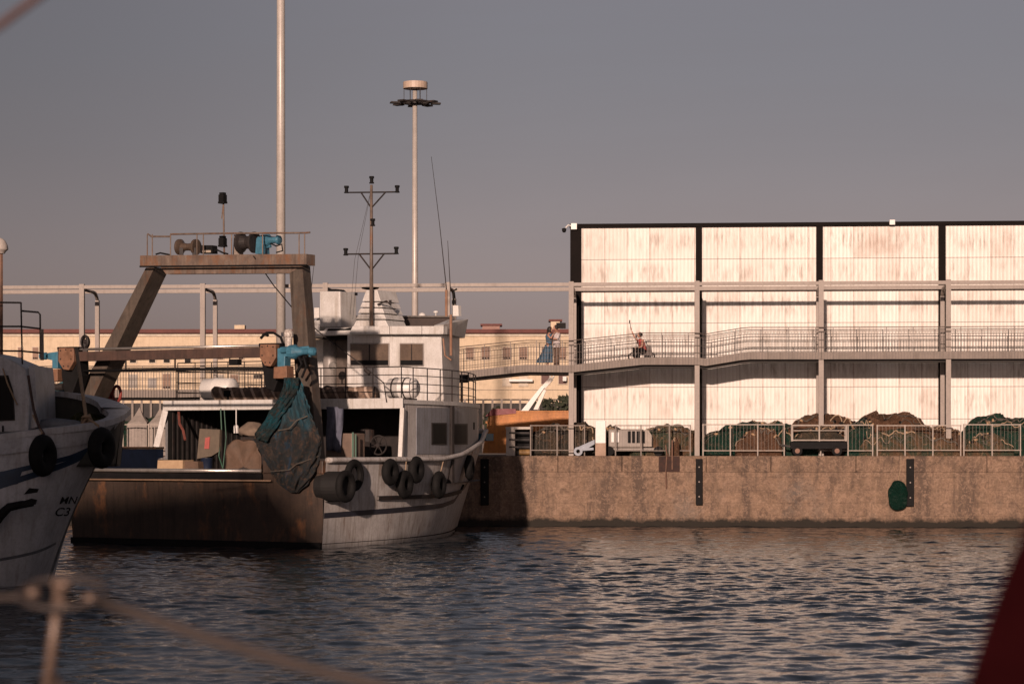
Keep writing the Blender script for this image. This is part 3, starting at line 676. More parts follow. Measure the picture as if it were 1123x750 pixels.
for x_ in (869,898.5,928): 
    m.qbox(qs(x_,.35)-.03,qs(x_,.35)+.03,.33,.38,zc0,zc1_-.052)
    m.qbox(qs(x_,.35)-.03,qs(x_,.35)+.03,1.1,1.15,zc0,zc1_-.052)
for tt in (.33,1.1):
    m.qbox(qs(869,.35)-.03,qs(928,.35)+.03,tt,tt+.05,zc1_-.05,zc1_); m.qbox(qs(869,.35)-.03,qs(928,.35)+.03,tt-.01,tt-.002,zc0+.42,zc0+.45); m.qbox(qs(869,.35)-.03,qs(928,.35)+.03,tt-.01,tt-.002,zc0+.02,zc0+.07)
m.build('cage_frame',FENCE,wg)
# ribbed grey trailer
tl=thing('ribbed_trailer',Q(qs(680,1.2),1.3,QZ),'grey ribbed metal generator trailer right of the white concrete bollard post','trailer')
GT=M('grey_beige_metal',(.27,.23,.20),(.19,.16,.14),3,.55,.2)
TT=1.25; s0_,s1_=qs(667,TT),qs(712,TT); z0_,z1_=qz(690,491,TT),qz(690,470.5,TT)
m=MB(); m.qbox(s0_,s1_-.25,TT,TT+1.2,z0_,z1_); m.build('body',GT,tl,bevel=.06)
for i,px_ in enumerate((690.2,695,700,705.5)):
    m=MB(); u=qs(px_,TT); m.qbox(u-.07,u+.06,TT-.02,TT-.003,z0_+.2,z1_-.08); m.build('vent',BLK,tl)
for px_ in (672,677.5):
    m=MB(); u=qs(px_,TT); m.qbox(u-.07,u+.06,TT-.05,TT-.004,z0_+.22,z1_-.12); m.build('lamp_panel',PLAST,tl,bevel=.02)
m=MB(); m.qbox(s0_-.1,s1_+.45,TT+.1,TT+1.1,z0_-.09,z0_-.004); m.build('chassis',GT,tl)
m=MB(); u=s1_-.1; m.prism([Q(s1_-.24,TT+.05,z0_+.05),Q(s1_+.1,TT+.05,z0_+.05),Q(s1_+.1,TT+.05,z1_-.25),Q(s1_-.05,TT+.05,z1_-.03),Q(s1_-.24,TT+.05,z1_-.03)],QV*.06); m.build('end_frame',FENCE,tl)
for px_ in (668,722):
    m=MB(); c=Q(qs(px_,TT-.1),TT-.12,QZ+.2); m.lathe(c,QV,[(0,0),(0,.2),(.14,.2),(.14,0)],16); m.build('wheel',RUB,tl)
# net heaps
heap('net_heap',[(570,487),(580,474),(592,470),(606,463),(620,467),(632,466),(641,463),(652,470),(668,478)],1.5,3.0,NDARK,'dark heap of nets between the orange skip and the bollard post',1)
heap('net_heap',[(655,490),(661,472),(668,466),(676,467),(682,470),(690,480)],2.7,3.6,NDARK,'small dark net pile behind the grey ribbed trailer',2,.15)
heap('net_heap',[(690,486),(704,471),(716,469),(730,466),(744,467),(758,473),(768,476)],1.8,3.3,NMIX,'dark green and brown net heap left of the front column',3)
heap('net_heap',[(735,494),(738,482),(742,478),(745,490)],.35,.62,NBROWN,'small brown rag of net hanging at the rusty bracket',14,.1,nx=20,ny=12)
heap('net_heap',[(768,478),(782,473),(797,468),(812,464),(830,463),(850,462),(866,466),(884,472),(905,490)],1.5,3.3,NGREEN,'big green net heap behind the barrier panel right of the column',4)
heap('net_heap',[(806,488),(816,476),(826,470),(838,468),(850,472),(858,486)],1.0,1.6,NBROWN,'brown nets spilling over the front of the green heap',5,.2)
heap('net_heap',[(858,474),(874,461),(888,455),(902,453),(918,455),(932,460),(950,470)],1.7,3.3,NBROWN,'orange-brown net heap behind the black wagon',6)
heap('net_heap',[(872,484),(880,470),(900,468),(918,469),(927,483)],.5,1.0,NDARK,'dark nets loaded inside the cage of the wagon',7,.1,zb=qz(900,484,.4))
heap('net_heap',[(926,493),(931,470),(938,460),(948,458),(957,465),(962,488)],1.1,1.9,NGREEN,'narrow green net bundle hanging between the two brown heaps',8,.25)
heap('net_heap',[(936,466),(948,455),(958,453),(976,452),(996,453),(1006,459),(1020,466),(1052,470),(1062,492)],1.7,3.3,NBROWN,'largest brown net heap behind the wide barrier panel',9)
heap('net_heap',[(938,490),(948,478),(965,474),(990,470),(1008,474),(1022,478),(1040,480),(1056,490)],1.0,1.75,NMIX,'mixed brown and green nets pressed against the wide barrier panel',10,.2)
heap('net_heap',[(1052,476),(1066,459),(1082,456),(1100,456),(1125,459),(1160,460),(1190,480)],1.5,3.3,NGREEN,'dark green net heap at the right end of the quay',11)
heap('net_heap',[(1058,492),(1068,478),(1084,474),(1098,479),(1112,490)],1.0,1.5,NMIX,'looped brown and green nets behind the last barrier panel',12,.2)
heap('net_heap',[(92,485),(108,470),(135,464),(160,458),(188,460),(230,468),(270,488)],2.0,3.4,NGREEN,'green net heap seen over the trawler stern',13)
# two pointed pale sacks seen between boats
for i,(px_,lb_) in enumerate(((152,'left one of two pointed pale tarps above the green nets'),(175,'right one of two pointed pale tarps beside the canopy'))):
    m=MB(); c=qp(px_,462,2.2); w_=.42
    pk=qp(px_+1,446.5,2.2)
    ring=[c+QU*w_*math.cos(k*.785)*(1+.4*(k%2))+QV*w_*math.sin(k*.785)-ZZ*.05*(k%3) for k in range(8)]
    mid=[pk.lerp(r_,.45)-ZZ*.09 for r_ in ring]
    base=[V((r_.x,r_.y,QZ+.01)) for r_ in ring]
    m.add([pk]+mid+ring+base,[(0,1+k,1+(k+1)%8) for k in range(8)]+[(1+k,9+k,9+(k+1)%8,1+(k+1)%8) for k in range(8)]+[(9+k,17+k,17+(k+1)%8,9+(k+1)%8) for k in range(8)])
    tag(m.build('tarp_cover',M('grey_tarp',(.33,.28,.25),(.22,.19,.17),4,.8,.3)),lb_,'tarpaulin','pointed tarps on the quay')
# pallet
pa=thing('wooden_pallet',qp(146,490,.9),'orange-brown wooden pallet by the barrier seen over the stern','pallet')
m=MB()
s0_,s1_=qs(131,.9),qs(163,.9)
for z_ in (QZ+.02,QZ+.32): m.qbox(s0_,s1_,.9,1.1,z_,z_+.06)
m.build('board',BLOCKB,pa)
for u in (0,.5,1): x_=s0_+(s1_-s0_-.12)*u; m=MB(); m.qbox(x_,x_+.12,.91,1.09,QZ+.082,QZ+.318); m.build('block',BLOCKB,pa)
# green net ball hanging on the wall
m=MB(); c=qp(985,543,-.2); rows=[]
for j in range(17):
    ph=math.pi*j/16; row=[]
    for i in range(25):
        a_=2*math.pi*i/24; rr_=.5*math.sin(ph)**.8*(1-.12*math.cos(ph)); p=c+QU*(rr_*.80*math.cos(a_))+QV*(rr_*.36*math.sin(a_))+ZZ*(.60*math.cos(ph))
        p+= (p-c)*.16*noise.noise(p*4)*math.sin(ph); row.append(p)
    row[-1]=row[0]; rows.append(row)
m.grid(rows)
nb=thing('net_ball',c,'dark green net bundle hanging on the wall beside the right fender','net')
m.build('net_bundle',net_mat('dark_green_net',(.004,.03,.02),(.008,.04,.028),(.02,.05,.035),2.5),nb,smooth=True)
m=MB(); m.path([c+ZZ*.58,Q(qs(988,-.02),-.03,2.4),Q(qs(988,-.02),-.03,QZ+.02)],.015,5); m.build('hanging_rope',ROPE,nb)
# ================================================================ people on the walkway
def skin(name, pts, edges, mat, parent, sub=2, root=0):
    me=bpy.data.meshes.new(name); og=worldloc(parent)
    me.from_pydata([tuple(V(p[0])-og) for p in pts],edges,[]); o=bpy.data.objects.new(name,me); COL.objects.link(o); o.parent=parent
    md=o.modifiers.new('skin','SKIN'); md.use_smooth_shade=True
    for i,p in enumerate(pts):
        sv_=me.skin_vertices[0].data[i]; r_=p[1]; sv_.radius=(r_,r_) if not isinstance(r_,tuple) else r_
        sv_.use_root=(i==root)
    s_=o.modifiers.new('sub','SUBSURF'); s_.levels=sub; s_.render_levels=sub
    me.materials.append(mat); return o
def head(parent, c, face, hair_long=False):
    face=V(face).normalized(); sd=face.cross(ZZ).normalized()
    m=MB(); rows=[]
    for j in range(13):
        ph=math.pi*j/12; row=[]
        for i in range(17):
            a_=2*math.pi*i/16; x_=math.cos(a_)*math.sin(ph); y_=math.sin(a_)*math.sin(ph); z_=math.cos(ph)
            rx=.10*(1 if z_>0 else 1-.25*z_*z_); p=c+face*(rx*x_)+sd*(.075*y_*(1-.2*max(0,-z_)))+ZZ*(.118*z_)
            if x_>.85 and abs(z_)<.35: p+=face*.022*(1-abs(z_+.08)*3)
            row.append(p)
        row[-1]=row[0]; rows.append(row)
    m.grid(rows); m.build('head',SKIN,parent,smooth=True)
    m=MB(); hc2=c-face*.025+ZZ*.025; m.lathe(hc2-ZZ*.06,ZZ,[(-.10 if hair_long else -.02,.06),(0,.10),(.06,.112),(.12,.09),(.155,.04),(.16,0)],14)
    if hair_long: m.lathe(c-face*.08-ZZ*.02,-ZZ,[(0,.07),(.12,.07),(.22,.03)],10)
    m.build('hair',HAIR,parent,smooth=True)
    for sgn in (-1,1):
        m=MB(); m.lathe(c+sd*.073*sgn-ZZ*.01,sd*sgn,[(0,.028),(.012,.025),(.014,0)],8); m.build('ear',SKIN,parent)
        m=MB(); m.lathe(c+face*.088+sd*.032*sgn+ZZ*.012,face,[(0,.012),(.006,.009),(.009,0)],8); m.build('eye',HAIR,parent)
def hand(parent, wrist, d, up):
    d=V(d).normalized(); up=V(up).normalized(); sd=d.cross(up).normalized()
    pts=[(wrist,.026),(wrist+d*.05,(.034,.02))]; ed=[(0,1)]
    for k,(o_,l_) in enumerate(((-.030,.065),(-.010,.08),(.010,.076),(.029,.06))):
        a0=wrist+d*.085+sd*o_; pts+=[(a0,.0095),(a0+d*l_*.55+up*.008,.0085),(a0+d*l_*.8+up*.035,.007)]; n=len(pts); ed+=[(1,n-3),(n-3,n-2),(n-2,n-1)]
    a0=wrist+d*.035-sd*.04; pts+=[(a0,.011),(a0+d*.035-sd*.02+up*.015,.009)]; n=len(pts); ed+=[(1,n-2),(n-2,n-1)]
    skin('hand',pts,ed,SKIN,parent,1)
WTt=1.75
def wbase(px): s=qs(px,WTt); return Q(s,WTt,decktop(s)-.12)
# woman in blue dress, facing right towards the man
c=wbase(602); wf=(QU*.9-QV*.3).normalized(); wsd=wf.cross(ZZ).normalized()
wo=thing('person',c,'woman in a long flared blue dress leaning close to the man on the walkway','person')
U=lambda f,s_,z_: c+wf*f+wsd*s_+ZZ*z_
skin('body',[(U(0,0,.92),(.13,.10)),(U(0,0,1.08),(.105,.085)),(U(0.01,0,1.28),(.12,.09)),(U(.02,0,1.40),(.075,.06)),(U(.04,0,1.50),.048),
 (U(.02,.15,1.36),.048),(U(.16,.19,1.22),.036),(U(.24,.12,1.40),.028),
 (U(.02,-.15,1.36),.048),(U(.14,-.20,1.22),.036),(U(.25,-.13,1.36),.028),
 (U(0,.08,.80),.09),(U(.02,.08,.46),.058),(U(-.02,.08,.09),.038),(U(.08,.08,.04),.035),
 (U(0,-.08,.80),.09),(U(-.05,-.08,.46),.058),(U(-.12,-.08,.10),.038),(U(-.02,-.08,.04),.035)],
 [(0,1),(1,2),(2,3),(3,4),(3,5),(5,6),(6,7),(3,8),(8,9),(9,10),(0,11),(11,12),(12,13),(13,14),(0,15),(15,16),(16,17),(17,18)],SKIN,wo)
rows=[]
for z_,r_,sh in ((1.42,.10,.02),(1.36,.165,.02),(1.25,.155,.01),(1.1,.12,0),(1.0,.125,0),(.88,.18,-.03),(.7,.22,-.06),(.5,.27,-.11),(.34,.32,-.17),(.24,.34,-.20)):
    row=[]
    for i in range(37):
        a_=2*math.pi*i/36; fl=1+(.16*math.sin(7*a_+z_*2)*max(0,(1-z_)))
        row.append(U(sh+math.cos(a_)*r_*fl,math.sin(a_)*r_*.85*fl,z_))
    rows.append(row)
m=MB(); m.grid(rows); m.build('dress',DRESS,wo,smooth=True)
head(wo,U(.06,0,1.60),wf,True); hand(wo,U(.245,.12,1.41),ZZ*.6+wf,ZZ); hand(wo,U(.255,-.13,1.37),ZZ*.3+wf,ZZ)
# man in white shirt
c=wbase(610.5); wf=(-QU*.85-QV*.5).normalized(); wsd=wf.cross(ZZ).normalized()
ma=thing('person',c,'man in a loose white shirt and brown trousers facing the woman in blue','person')
body=[(U(0,0,.95),(.14,.11)),(U(0,0,1.12),(.13,.10)),(U(0,0,1.34),(.15,.11)),(U(0,0,1.46),(.09,.07)),(U(.03,0,1.56),.055),
 (U(0,.19,1.42),.058),(U(.06,.24,1.15),.044),(U(.16,.20,.95),.033),(U(0,-.19,1.42),.058),(U(.10,-.22,1.20),.044),(U(.24,-.12,1.22),.033),
 (U(0,.09,.84),.10),(U(.01,.10,.47),.065),(U(0,.10,.10),.045),(U(.10,.10,.04),.04),(U(0,-.09,.84),.10),(U(.01,-.10,.47),.065),(U(-.01,-.10,.10),.045),(U(.09,-.10,.04),.04)]
ED=[(0,1),(1,2),(2,3),(3,4),(3,5),(5,6),(6,7),(3,8),(8,9),(9,10),(0,11),(11,12),(12,13),(13,14),(0,15),(15,16),(16,17),(17,18)]
skin('body',body,ED,SKIN,ma)
rows=[]
for z_,r_ in ((1.50,.09),(1.46,.17),(1.38,.205),(1.2,.19),(1.02,.20),(.86,.215)):
    rows.append([U(math.cos(2*math.pi*i/28)*r_*.72,math.sin(2*math.pi*i/28)*r_*1.02*(1+.03*math.sin(i*2)),z_) for i in range(29)])
m=MB(); m.grid(rows)
for sgn in (-1,1):
    e=U(.06,.24,1.15) if sgn>0 else U(.10,-.22,1.20); m.tube(U(0,.185*sgn,1.42),e,.075,.062,12)
m.build('shirt',SHIRT,ma,smooth=True)
m=MB()
for sgn in (-1,1): m.path([U(0,.085*sgn,.92),U(0,.09*sgn,.8),U(.012,.1*sgn,.47),U(0,.1*sgn,.08)],[.135,.12,.085,.075],12)
m.build('trousers',TROUS,ma,smooth=True)
head(ma,U(.05,0,1.67),wf); hand(ma,U(.165,.20,.94),wf*.3-ZZ,wf); hand(ma,U(.25,-.12,1.225),wf,ZZ)
# seated person with raised arm
WTt=2.0
c=wbase(703); c.z+=0; wf=(-QU*.8-QV*.6).normalized(); wsd=wf.cross(ZZ).normalized()
pe=thing('person',c,'person in a red top crouching on the walkway and raising a phone','person')
skin('body',[(U(-.12,0,.42),(.14,.12)),(U(-.08,0,.58),(.12,.10)),(U(0,0,.78),(.13,.10)),(U(.03,0,.88),(.08,.06)),(U(.05,0,.96),.05),
 (U(.02,.17,.84),.052),(U(.16,.26,1.02),.04),(U(.26,.30,1.26),.03),(U(.02,-.17,.84),.052),(U(.12,-.24,.60),.042),(U(.26,-.14,.55),.03),
 (U(.02,.11,.42),.10),(U(.30,.14,.50),.068),(U(.22,.14,.14),.045),(U(.33,.14,.05),.04),(U(.02,-.11,.42),.10),(U(.30,-.14,.50),.068),(U(.20,-.14,.14),.045),(U(.31,-.14,.05),.04)],ED,SKIN,pe)
rows=[]
for z_,r_,f_ in ((.92,.09,.03),(.86,.18,.02),(.74,.19,-.01),(.6,.17,-.07),(.44,.19,-.12)):
    rows.append([U(f_+math.cos(2*math.pi*i/24)*r_*.75,math.sin(2*math.pi*i/24)*r_,z_) for i in range(25)])
m=MB(); m.grid(rows); m.build('red_top',REDC,pe,smooth=True)
m=MB()
for sgn in (-1,1): m.path([U(-.1,.08*sgn,.42),U(.05,.11*sgn,.43),U(.30,.14*sgn,.50),U(.27,.14*sgn,.35),U(.21,.14*sgn,.12)],[.12,.12,.085,.07,.06],10)
m.build('trousers',BLK,pe,smooth=True)
head(pe,U(.07,0,1.08),wf); hand(pe,U(.263,.305,1.27),ZZ+wf*.2,wf); hand(pe,U(.265,-.14,.55),wf,-ZZ)
ph_=thing('phone',U(.28,.32,1.36),'dark phone held up by the crouching person in red','phone')
m=MB(); m.bar(U(.28,.31,1.34),U(.33,.33,1.60),.02); m.build('stick',BLK,ph_); m=MB(); m.obox(U(.335,.335,1.64),wsd*.035,wf*.006,ZZ*.07); m.build('screen_body',BLK,ph_)
# pushchair beside
pc_=thing('pushchair',wbase(708),'dark folded pushchair beside the crouching person in red','pushchair')
c=wbase(708)
for ds_ in (-.55,.22):
    m=MB(); m.torus(c+QU*ds_+ZZ*.18+QV*.1,QV,.15,.03,20,6); m.build('wheel',RUB,pc_)
m=MB(); m.bar(c+QU*.22+ZZ*.18+QV*.1,c+QU*.0+ZZ*.85+QV*.1,.04); m.bar(c-QU*.55+ZZ*.18+QV*.1,c-QU*.1+ZZ*.62+QV*.1,.035); m.bar(c+QU*.0+ZZ*.82+QV*.1,c+QU*.22+ZZ*.85+QV*.1,.03); m.build('frame',DKST,pc_)
m=MB(); m.prism([c+QU*-.05+ZZ*.25,c+QU*.28+ZZ*.22,c+QU*.24+ZZ*.6,c+QU*.08+ZZ*.68],QV*.3); m.build('seat',M('brown_grey_cloth',(.10,.07,.06)),pc_)
# ================================================================ trawler
RD=[(0,5.15),(4,5.1),(6,5.0),(8,4.8),(10,4.4),(12,3.7),(14,2.8),(16,1.7),(18,.55),(19,.03)]
RW=[(0,5.0),(4,4.85),(6,4.5),(8,4.05),(10,3.4),(12,2.55),(14,1.55),(16,.5),(16.7,.03)]
ZS=[(0,2.8),(8,2.8),(10,2.95),(12,3.2),(15,3.5),(19,3.85)]
def ip(tab,x): return float(np.interp(x,[p[0] for p in tab],[p[1] for p in tab]))
def sm(tab,x): return (ip(tab,x-.6)+ip(tab,x)*2+ip(tab,x+.6))/4 if 1<x<17.5 else ip(tab,x)
def zs(a): return ip(ZS,a)
def hull(u,z,off=0,side=1):
    k=min(1.25,max(-.5,z/2.8)); zz=max(0,z)
    aend=16.7+2.3*min(1.35,max(-.6,z/3.6)); a=u*aend
    r0=sm(RW,u*16.7); r1=sm(RD,u*19); f=min(1.15,max(0,z/zs(u*19)))**.9 if z>0 else 0
    r=r0+(r1-r0)*f
    if z<0: r*=1+z*.25
    return T(a,side*(r+off),z)
def prj(p): return CX+F*p.x/p.y, HY-(p.z-H)*F/p.y
def side_u(px,z,off=0):
    lo,hi=0,.66
    for _ in range(40):
        mid=(lo+hi)/2
        if prj(hull(mid,z,off))[0]<px: lo=mid
        else: hi=mid
    return lo
tw=thing('fishing_trawler',T(8,0,0),'large moored fishing trawler with brown stern gallows, pale wheelhouse and stained white hull','fishing trawler')
us=[i/60 for i in range(61)]
zl=[-1,-.4,0,.3,.7,1.1,1.5,1.9,2.3,2.6,None]
for sd in (1,-1):
    m=MB(); m.grid([[hull(u,(zs(u*19) if z is None else z),0,sd) for u in us] for z in zl])
    m.build('hull_side',HULLW,tw,smooth=True)
# boot topping and stripes
def strip(name,pts,w,off,mat,side=1,px=True,thick=None):
    rows=[[],[]]; n=60
    if px:
        tab=[]
        for (x_,z_) in pts: tab.append((side_u(x_,z_),z_))
    else: tab=pts
    u0,u1=tab[0][0],tab[-1][0]; m=MB()
    L=[u0+(u1-u0)*i/n for i in range(n+1)]
    lo=[hull(u,ip(tab,u)-w/2,off,side) for u in L]; hi=[hull(u,ip(tab,u)+w/2,off,side) for u in L]
    lo0=[hull(u,ip(tab,u)-w/2,-.02,side) for u in L]; hi0=[hull(u,ip(tab,u)+w/2,-.02,side) for u in L]
    m.grid([lo0,lo,hi,hi0]); m.build(name,mat,tw)
NAVY=M('navy_stripe',(.022,.024,.038),(.015,.016,.026),3,.5,.2)
strip('boot_top',[(0,-.02),(1,-.02)],.36,.012,BLK,px=False)
strip('stripe',[(0,1.05),(side_u(448,1.14),1.13),(side_u(484,1.15),1.17),(side_u(498,1.25),1.3),(side_u(513,1.5),1.6),(.9,2.2)],.17,.012,NAVY,px=False)
strip('rub_rail',[(side_u(413,1.55),1.55),(side_u(484,1.52),1.52),(side_u(506,1.6),1.62),(side_u(514,1.7),1.8)],.13,.09,DKST,px=False)
strip('rub_rail',[(0.0,1.55),(side_u(378,1.5),1.55)],.12,.14,RUB,px=False)
# sheer moulding
for sd in (1,-1):
    m=MB(); m.path([hull(u,zs(u*19),.05,sd) for u in us],.09,8); m.build('sheer_rail',HULLW,tw,smooth=True)
# transom
m=MB(); zt=2.42
rows=[]
for z in (-.9,0,.8,1.6,zt): rows.append([T(-.25*(z/2.4)*.5+.02*math.cos(i),-5.0-.06*z+ (10.0+.12*z)*i/24,z) for i in range(25)])
m.grid(rows); m.build('transom',TRANS,tw)
rk=(ta(289,500,-.1)-TC).dot(TR)
m=MB(); m.tbox(-.16,.25,rk,5.13,zt-.05,2.79); m.build('stern_quarter',TRANS,tw,bevel=.03)
m=MB(); m.tbox(-.2,.2,-5.05,rk-.01,zt-.30,zt-.06); m.build('stern_ledge',BLK,tw)
m=MB(); m.tube(T(-.22,-5.05,zt+.03),T(-.22,rk,zt+.03),.065,n=10); m.build('stern_roller',PIPE,tw,smooth=True)
m=MB(); m.tube(T(-.26,-5.0,zt-.28),T(-.26,rk+.4,zt-.28),.03,n=8); m.build('stern_bar',M('rusty_bar',(.35,.22,.14)),tw,smooth=True)
m=MB(); m.tbox(-.12,.0,-5.0,5.0,-.05,.20); m.build('boot_top',BLK,tw)
# deck and port bulwark
dk=MB(); dk.grid([[T(a_,-ip(RD,a_)+.1,1.95),T(a_,ip(RD,a_)-.1,1.95)] for a_ in (0.05,4,8,12,15,18)]); dk.build('deck',DKST,tw)
m=MB(); m.tbox(0,5.0,-5.16,-5.02,2.2,3.15); m.build('port_bulwark',BLUEP,tw)
m=MB(); m.tbox(-.02,5.0,-5.2,-4.98,3.153,3.22); m.build('bulwark_cap',TRANS,tw)
# upper hull / forecastle with canopy roof
ZR=4.80; A1=4.95
def upr(a_): return sm(RD,min(a_,18.9))-.16
as_=[A1+(17.2-A1)*i/30 for i in range(31)]
for sd in (1,-1):
    m=MB(); m.grid([[T(a_,sd*(upr(a_)+.0*z),z if z>3 else zs(a_)-.02) for a_ in as_] for z in (0,3.9,ZR-.12)]); m.build('upper_side',HULLW if sd>0 else GREYW,tw,smooth=True)
def side2(px,z,off=0.0):
    lo,hi=A1-2,13.6
    for _ in range(40):
        mid=(lo+hi)/2
        if prj(T(mid,upr(mid)+off,z))[0]<px: lo=mid
        else: hi=mid
    return lo
def sidepanel(name,x0,x1,y0,y1,off,mat,par=tw,th=.02,n=10):
    m=MB(); a0=side2(x0,3.8,off); a1=side2(x1,3.8,off); L=[a0+(a1-a0)*i/n for i in range(n+1)]
    def zz(a_,y): p=T(a_,upr(a_)+off,0); return H-(y-HY)*p.y/F
    o=[]; 
    f_=[[T(a_,upr(a_)+off-th,zz(a_,y1)) for a_ in L],[T(a_,upr(a_)+off,zz(a_,y1)) for a_ in L],[T(a_,upr(a_)+off,zz(a_,y0)) for a_ in L],[T(a_,upr(a_)+off-th,zz(a_,y0)) for a_ in L]]
    m.grid(f_+[f_[0]])
    for k in (0,n): m.add([f_[j][k] for j in range(4)],[(0,1,2,3)])
    return m.build(name,mat,par)
sidepanel('side_panel',457,524,447,498,.025,GREYP)
w1=sidepanel('window',473.5,490,463.5,487.5,.045,DKST); sidepanel('pane',475,488.8,465,486,.055,GLASS,w1)
w2=sidepanel('window',493.5,513,464.5,487.5,.045,DKST); sidepanel('pane',495.5,511.8,466,486,.055,GLASS,w2)
sidepanel('vent_slot',519.5,520.8,463,471,.04,BLK)
sidepanel('corner_strip',443,446,449,501,.03,WHITE)
# canopy roof deck
m=MB(); 
ro=[T(A1,-upr(A1)-.05,ZR-.14)]+[T(a_,-upr(a_)-.05,ZR-.14) for a_ in as_[1:]]+[T(a_,upr(a_)+.05,ZR-.14) for a_ in as_[::-1]]
m.prism(ro,ZZ*.14); m.build('canopy_roof',WHITE,tw)
m=MB(); m.tbox(A1-.06,A1-.003,-upr(A1)-.08,upr(A1)+.08,ZR-.30,ZR+.05); m.build('roof_fascia',WHITE,tw,bevel=.02)
m=MB(); m.tbox(8.8,8.95,-4.6,4.6,1.96,ZR-.15); m.build('cabin_bulkhead',DKST,tw)
m=MB(); m.bar(T(A1,-4.9,ZR-.3),T(A1-.2,-5.15,3.22),.16,.2); m.build('canopy_post',WHITE,tw)
m=MB(); m.bar(T(A1,4.95,ZR-.3),T(A1-.25,5.02,2.88),.14,.2); m.build('canopy_post',WHITE,tw)
m=MB(); m.grid([[T(a_,-(upr(a_)-.12),z) for a_ in [A1-.02+.38*i for i in range(11)]] for z in (1.96,3.2,ZR-.16)]); m.build('port_inner_side',M('dark_slatted_side',(.02,.018,.017),(.012,.011,.01)),tw)
m=MB()
for i in range(14):
    a_=A1+.2+i*.26; m.tbox(a_,a_+.1,-(upr(a_)-.14),-(upr(a_)-.17),2.0,ZR-.25)
m.build('side_slat',DKST,tw)
# clutter under the canopy
def blockpx(name,pts,a,dep,mat,par,bevel=0): 
    m=MB(); m.prism([ta(x_,y_,a) for x_,y_ in pts],TA*dep); return m.build(name,mat,par,bevel=bevel)
def loose(name,pts,a,dep,mat,label,cat,group=None,bevel=0):
    m=MB(); m.prism([ta(x_,y_,a) for x_,y_ in pts],TA*dep); o=m.build(name,mat,None,bevel=bevel); return tag(o,label,cat,group)
loose('fish_box',[(172,520),(200,520),(200.5,504.5),(173,504.5)],2.0,.6,CARD,'light brown cardboard fish box on the trawler deck, leftmost of the two','box','boxes on the trawler deck')
loose('fish_box',[(201,520),(218,520),(217,506),(201,505.5)],2.1,.55,TARP,'darker brown box right of the light cardboard one on deck','box','boxes on the trawler deck')
bd=thing('leaning_board',ta(228,515,3.4),'beige board with a red mark leaning under the canopy','board')
blockpx('board',[(216,503),(232,500),(240,495),(241,471),(219,470)],3.4,.12,M('dull_beige_board',(.15,.115,.085),(.10,.08,.06),4),bd)
blockpx('red_mark',[(224,492),(229,492),(230,479),(225,480)],3.37,.025,M('faded_red',(.45,.10,.09),(.3,.08,.07),9),bd)
m=MB(); m.lathe(ta(227,519,2.6),ZZ,[(0,.18),(.5,.22),(.52,.24),(.52,.19),(.1,.15)],14); tag(m.build('blue_bucket',BLUEP,smooth=True),'blue bucket standing in front of the leaning board','bucket')
# tarpaulin bundle
rows=[]
for j in range(15):
    v_=j/14; row=[]
    for i in range(29):
        u_=i/28; ang=math.pi*u_
        cx_,cy_=0,0
        x_=267-19*math.cos(ang)*(abs(math.cos(ang))**-.55 if abs(math.cos(ang))>1e-3 else 0); y_=519-36*(math.sin(ang)**.45)
        p=ta(x_,y_,2.4+v_*1.4); p+=V((noise.noise(p*3),noise.noise(p*3+V((5,5,5))),noise.noise(p*3+V((9,1,1)))))*.09
        row.append(p)
    rows.append(row)
cen=ta(267,512,2.36); rows=[[cen.lerp(p,.02) for p in rows[0]],[cen.lerp(p,.6)+TA*.02 for p in rows[0]],[cen.lerp(p,.93)+TA*.015 for p in rows[0]]]+rows
m=MB(); m.grid(rows); o=m.build('tarpaulin_bundle',TARP,smooth=True); tag(o,'brown tarpaulin bundle tied on the stern deck beside the blue net','tarpaulin')
heap_px=[(262,474),(270,466),(280,464),(290,468),(293,476)]
m=MB(); m.lathe(ta(278,478,3.2),ZZ,[(0,.42),(.12,.5),(.28,.42),(.42,.2),(.45,0)],14)
for i,v_ in enumerate(m.v): m.v[i]=v_+V((noise.noise(v_*4),noise.noise(v_*4+V((3,3,3))),noise.noise(v_*5)))*.12
tag(m.build('sack',M('beige_sack',(.22,.16,.12),(.15,.11,.08),6,.9,.5),smooth=True),'beige sack lying on top behind the brown tarpaulin bundle','sack')
loose('storage_box',[(357,503),(386,503),(386,475),(357,475)],3.2,.8,M('beige_box',(.19,.13,.10),(.13,.09,.07),3),'beige storage box at the starboard side under the canopy','box',bevel=.03)
m=MB(); rows=[]
for j in range(9):
    y_=446+48*j/8; rows.append([ta(358+(19-.4*j)*i/8+math.sin(j*.8)*.6,y_+ (2 if i>5 else 0),3.0+.09*math.sin(i*1.7+j*.3)) for i in range(9)])
m.grid(rows); tag(m.build('hanging_cloth',GREYB,smooth=True,solid=.012),'grey-blue cloth hanging from the canopy edge at the starboard side','cloth')
m=MB(); m.bar(ta(387,503,3),ta(387,474,3),.06); m.bar(ta(390,503,3),ta(390,476,3),.05); m.build('deck_stanchion',GREEND,tw)
m=MB(); m.torus(ta(415,488,5.3),TA,.32,.03,20,6); m.lathe(ta(415,488,5.3),TA,[(-.05,0),(-.05,.08),(.1,.08)],10)
for k in range(6): a_=k*math.pi/3; m.bar(ta(415,488,5.3),ta(415,488,5.3)+TR*.32*math.cos(a_)+ZZ*.32*math.sin(a_),.03)
m.build('winch_wheel',DKST,tw)
m=MB(); m.lathe(ta(402,500,6.2),ZZ,[(-.5,.5),(.3,.5),(.5,.3),(.9,.28),(.95,0)],16); m.build('winch_drum',DKST,tw)
m=MB(); m.path([ta(196,450,5.2),ta(197,465,4.6),ta(201,472,4.4),ta(203,482,4.2)],.05,6); tag(m.build('rust_red_chain',M('rust_red',(.22,.06,.04),(.13,.04,.03),9,.8,.5)),'rust-red chain hanging at the port side under the canopy','chain')
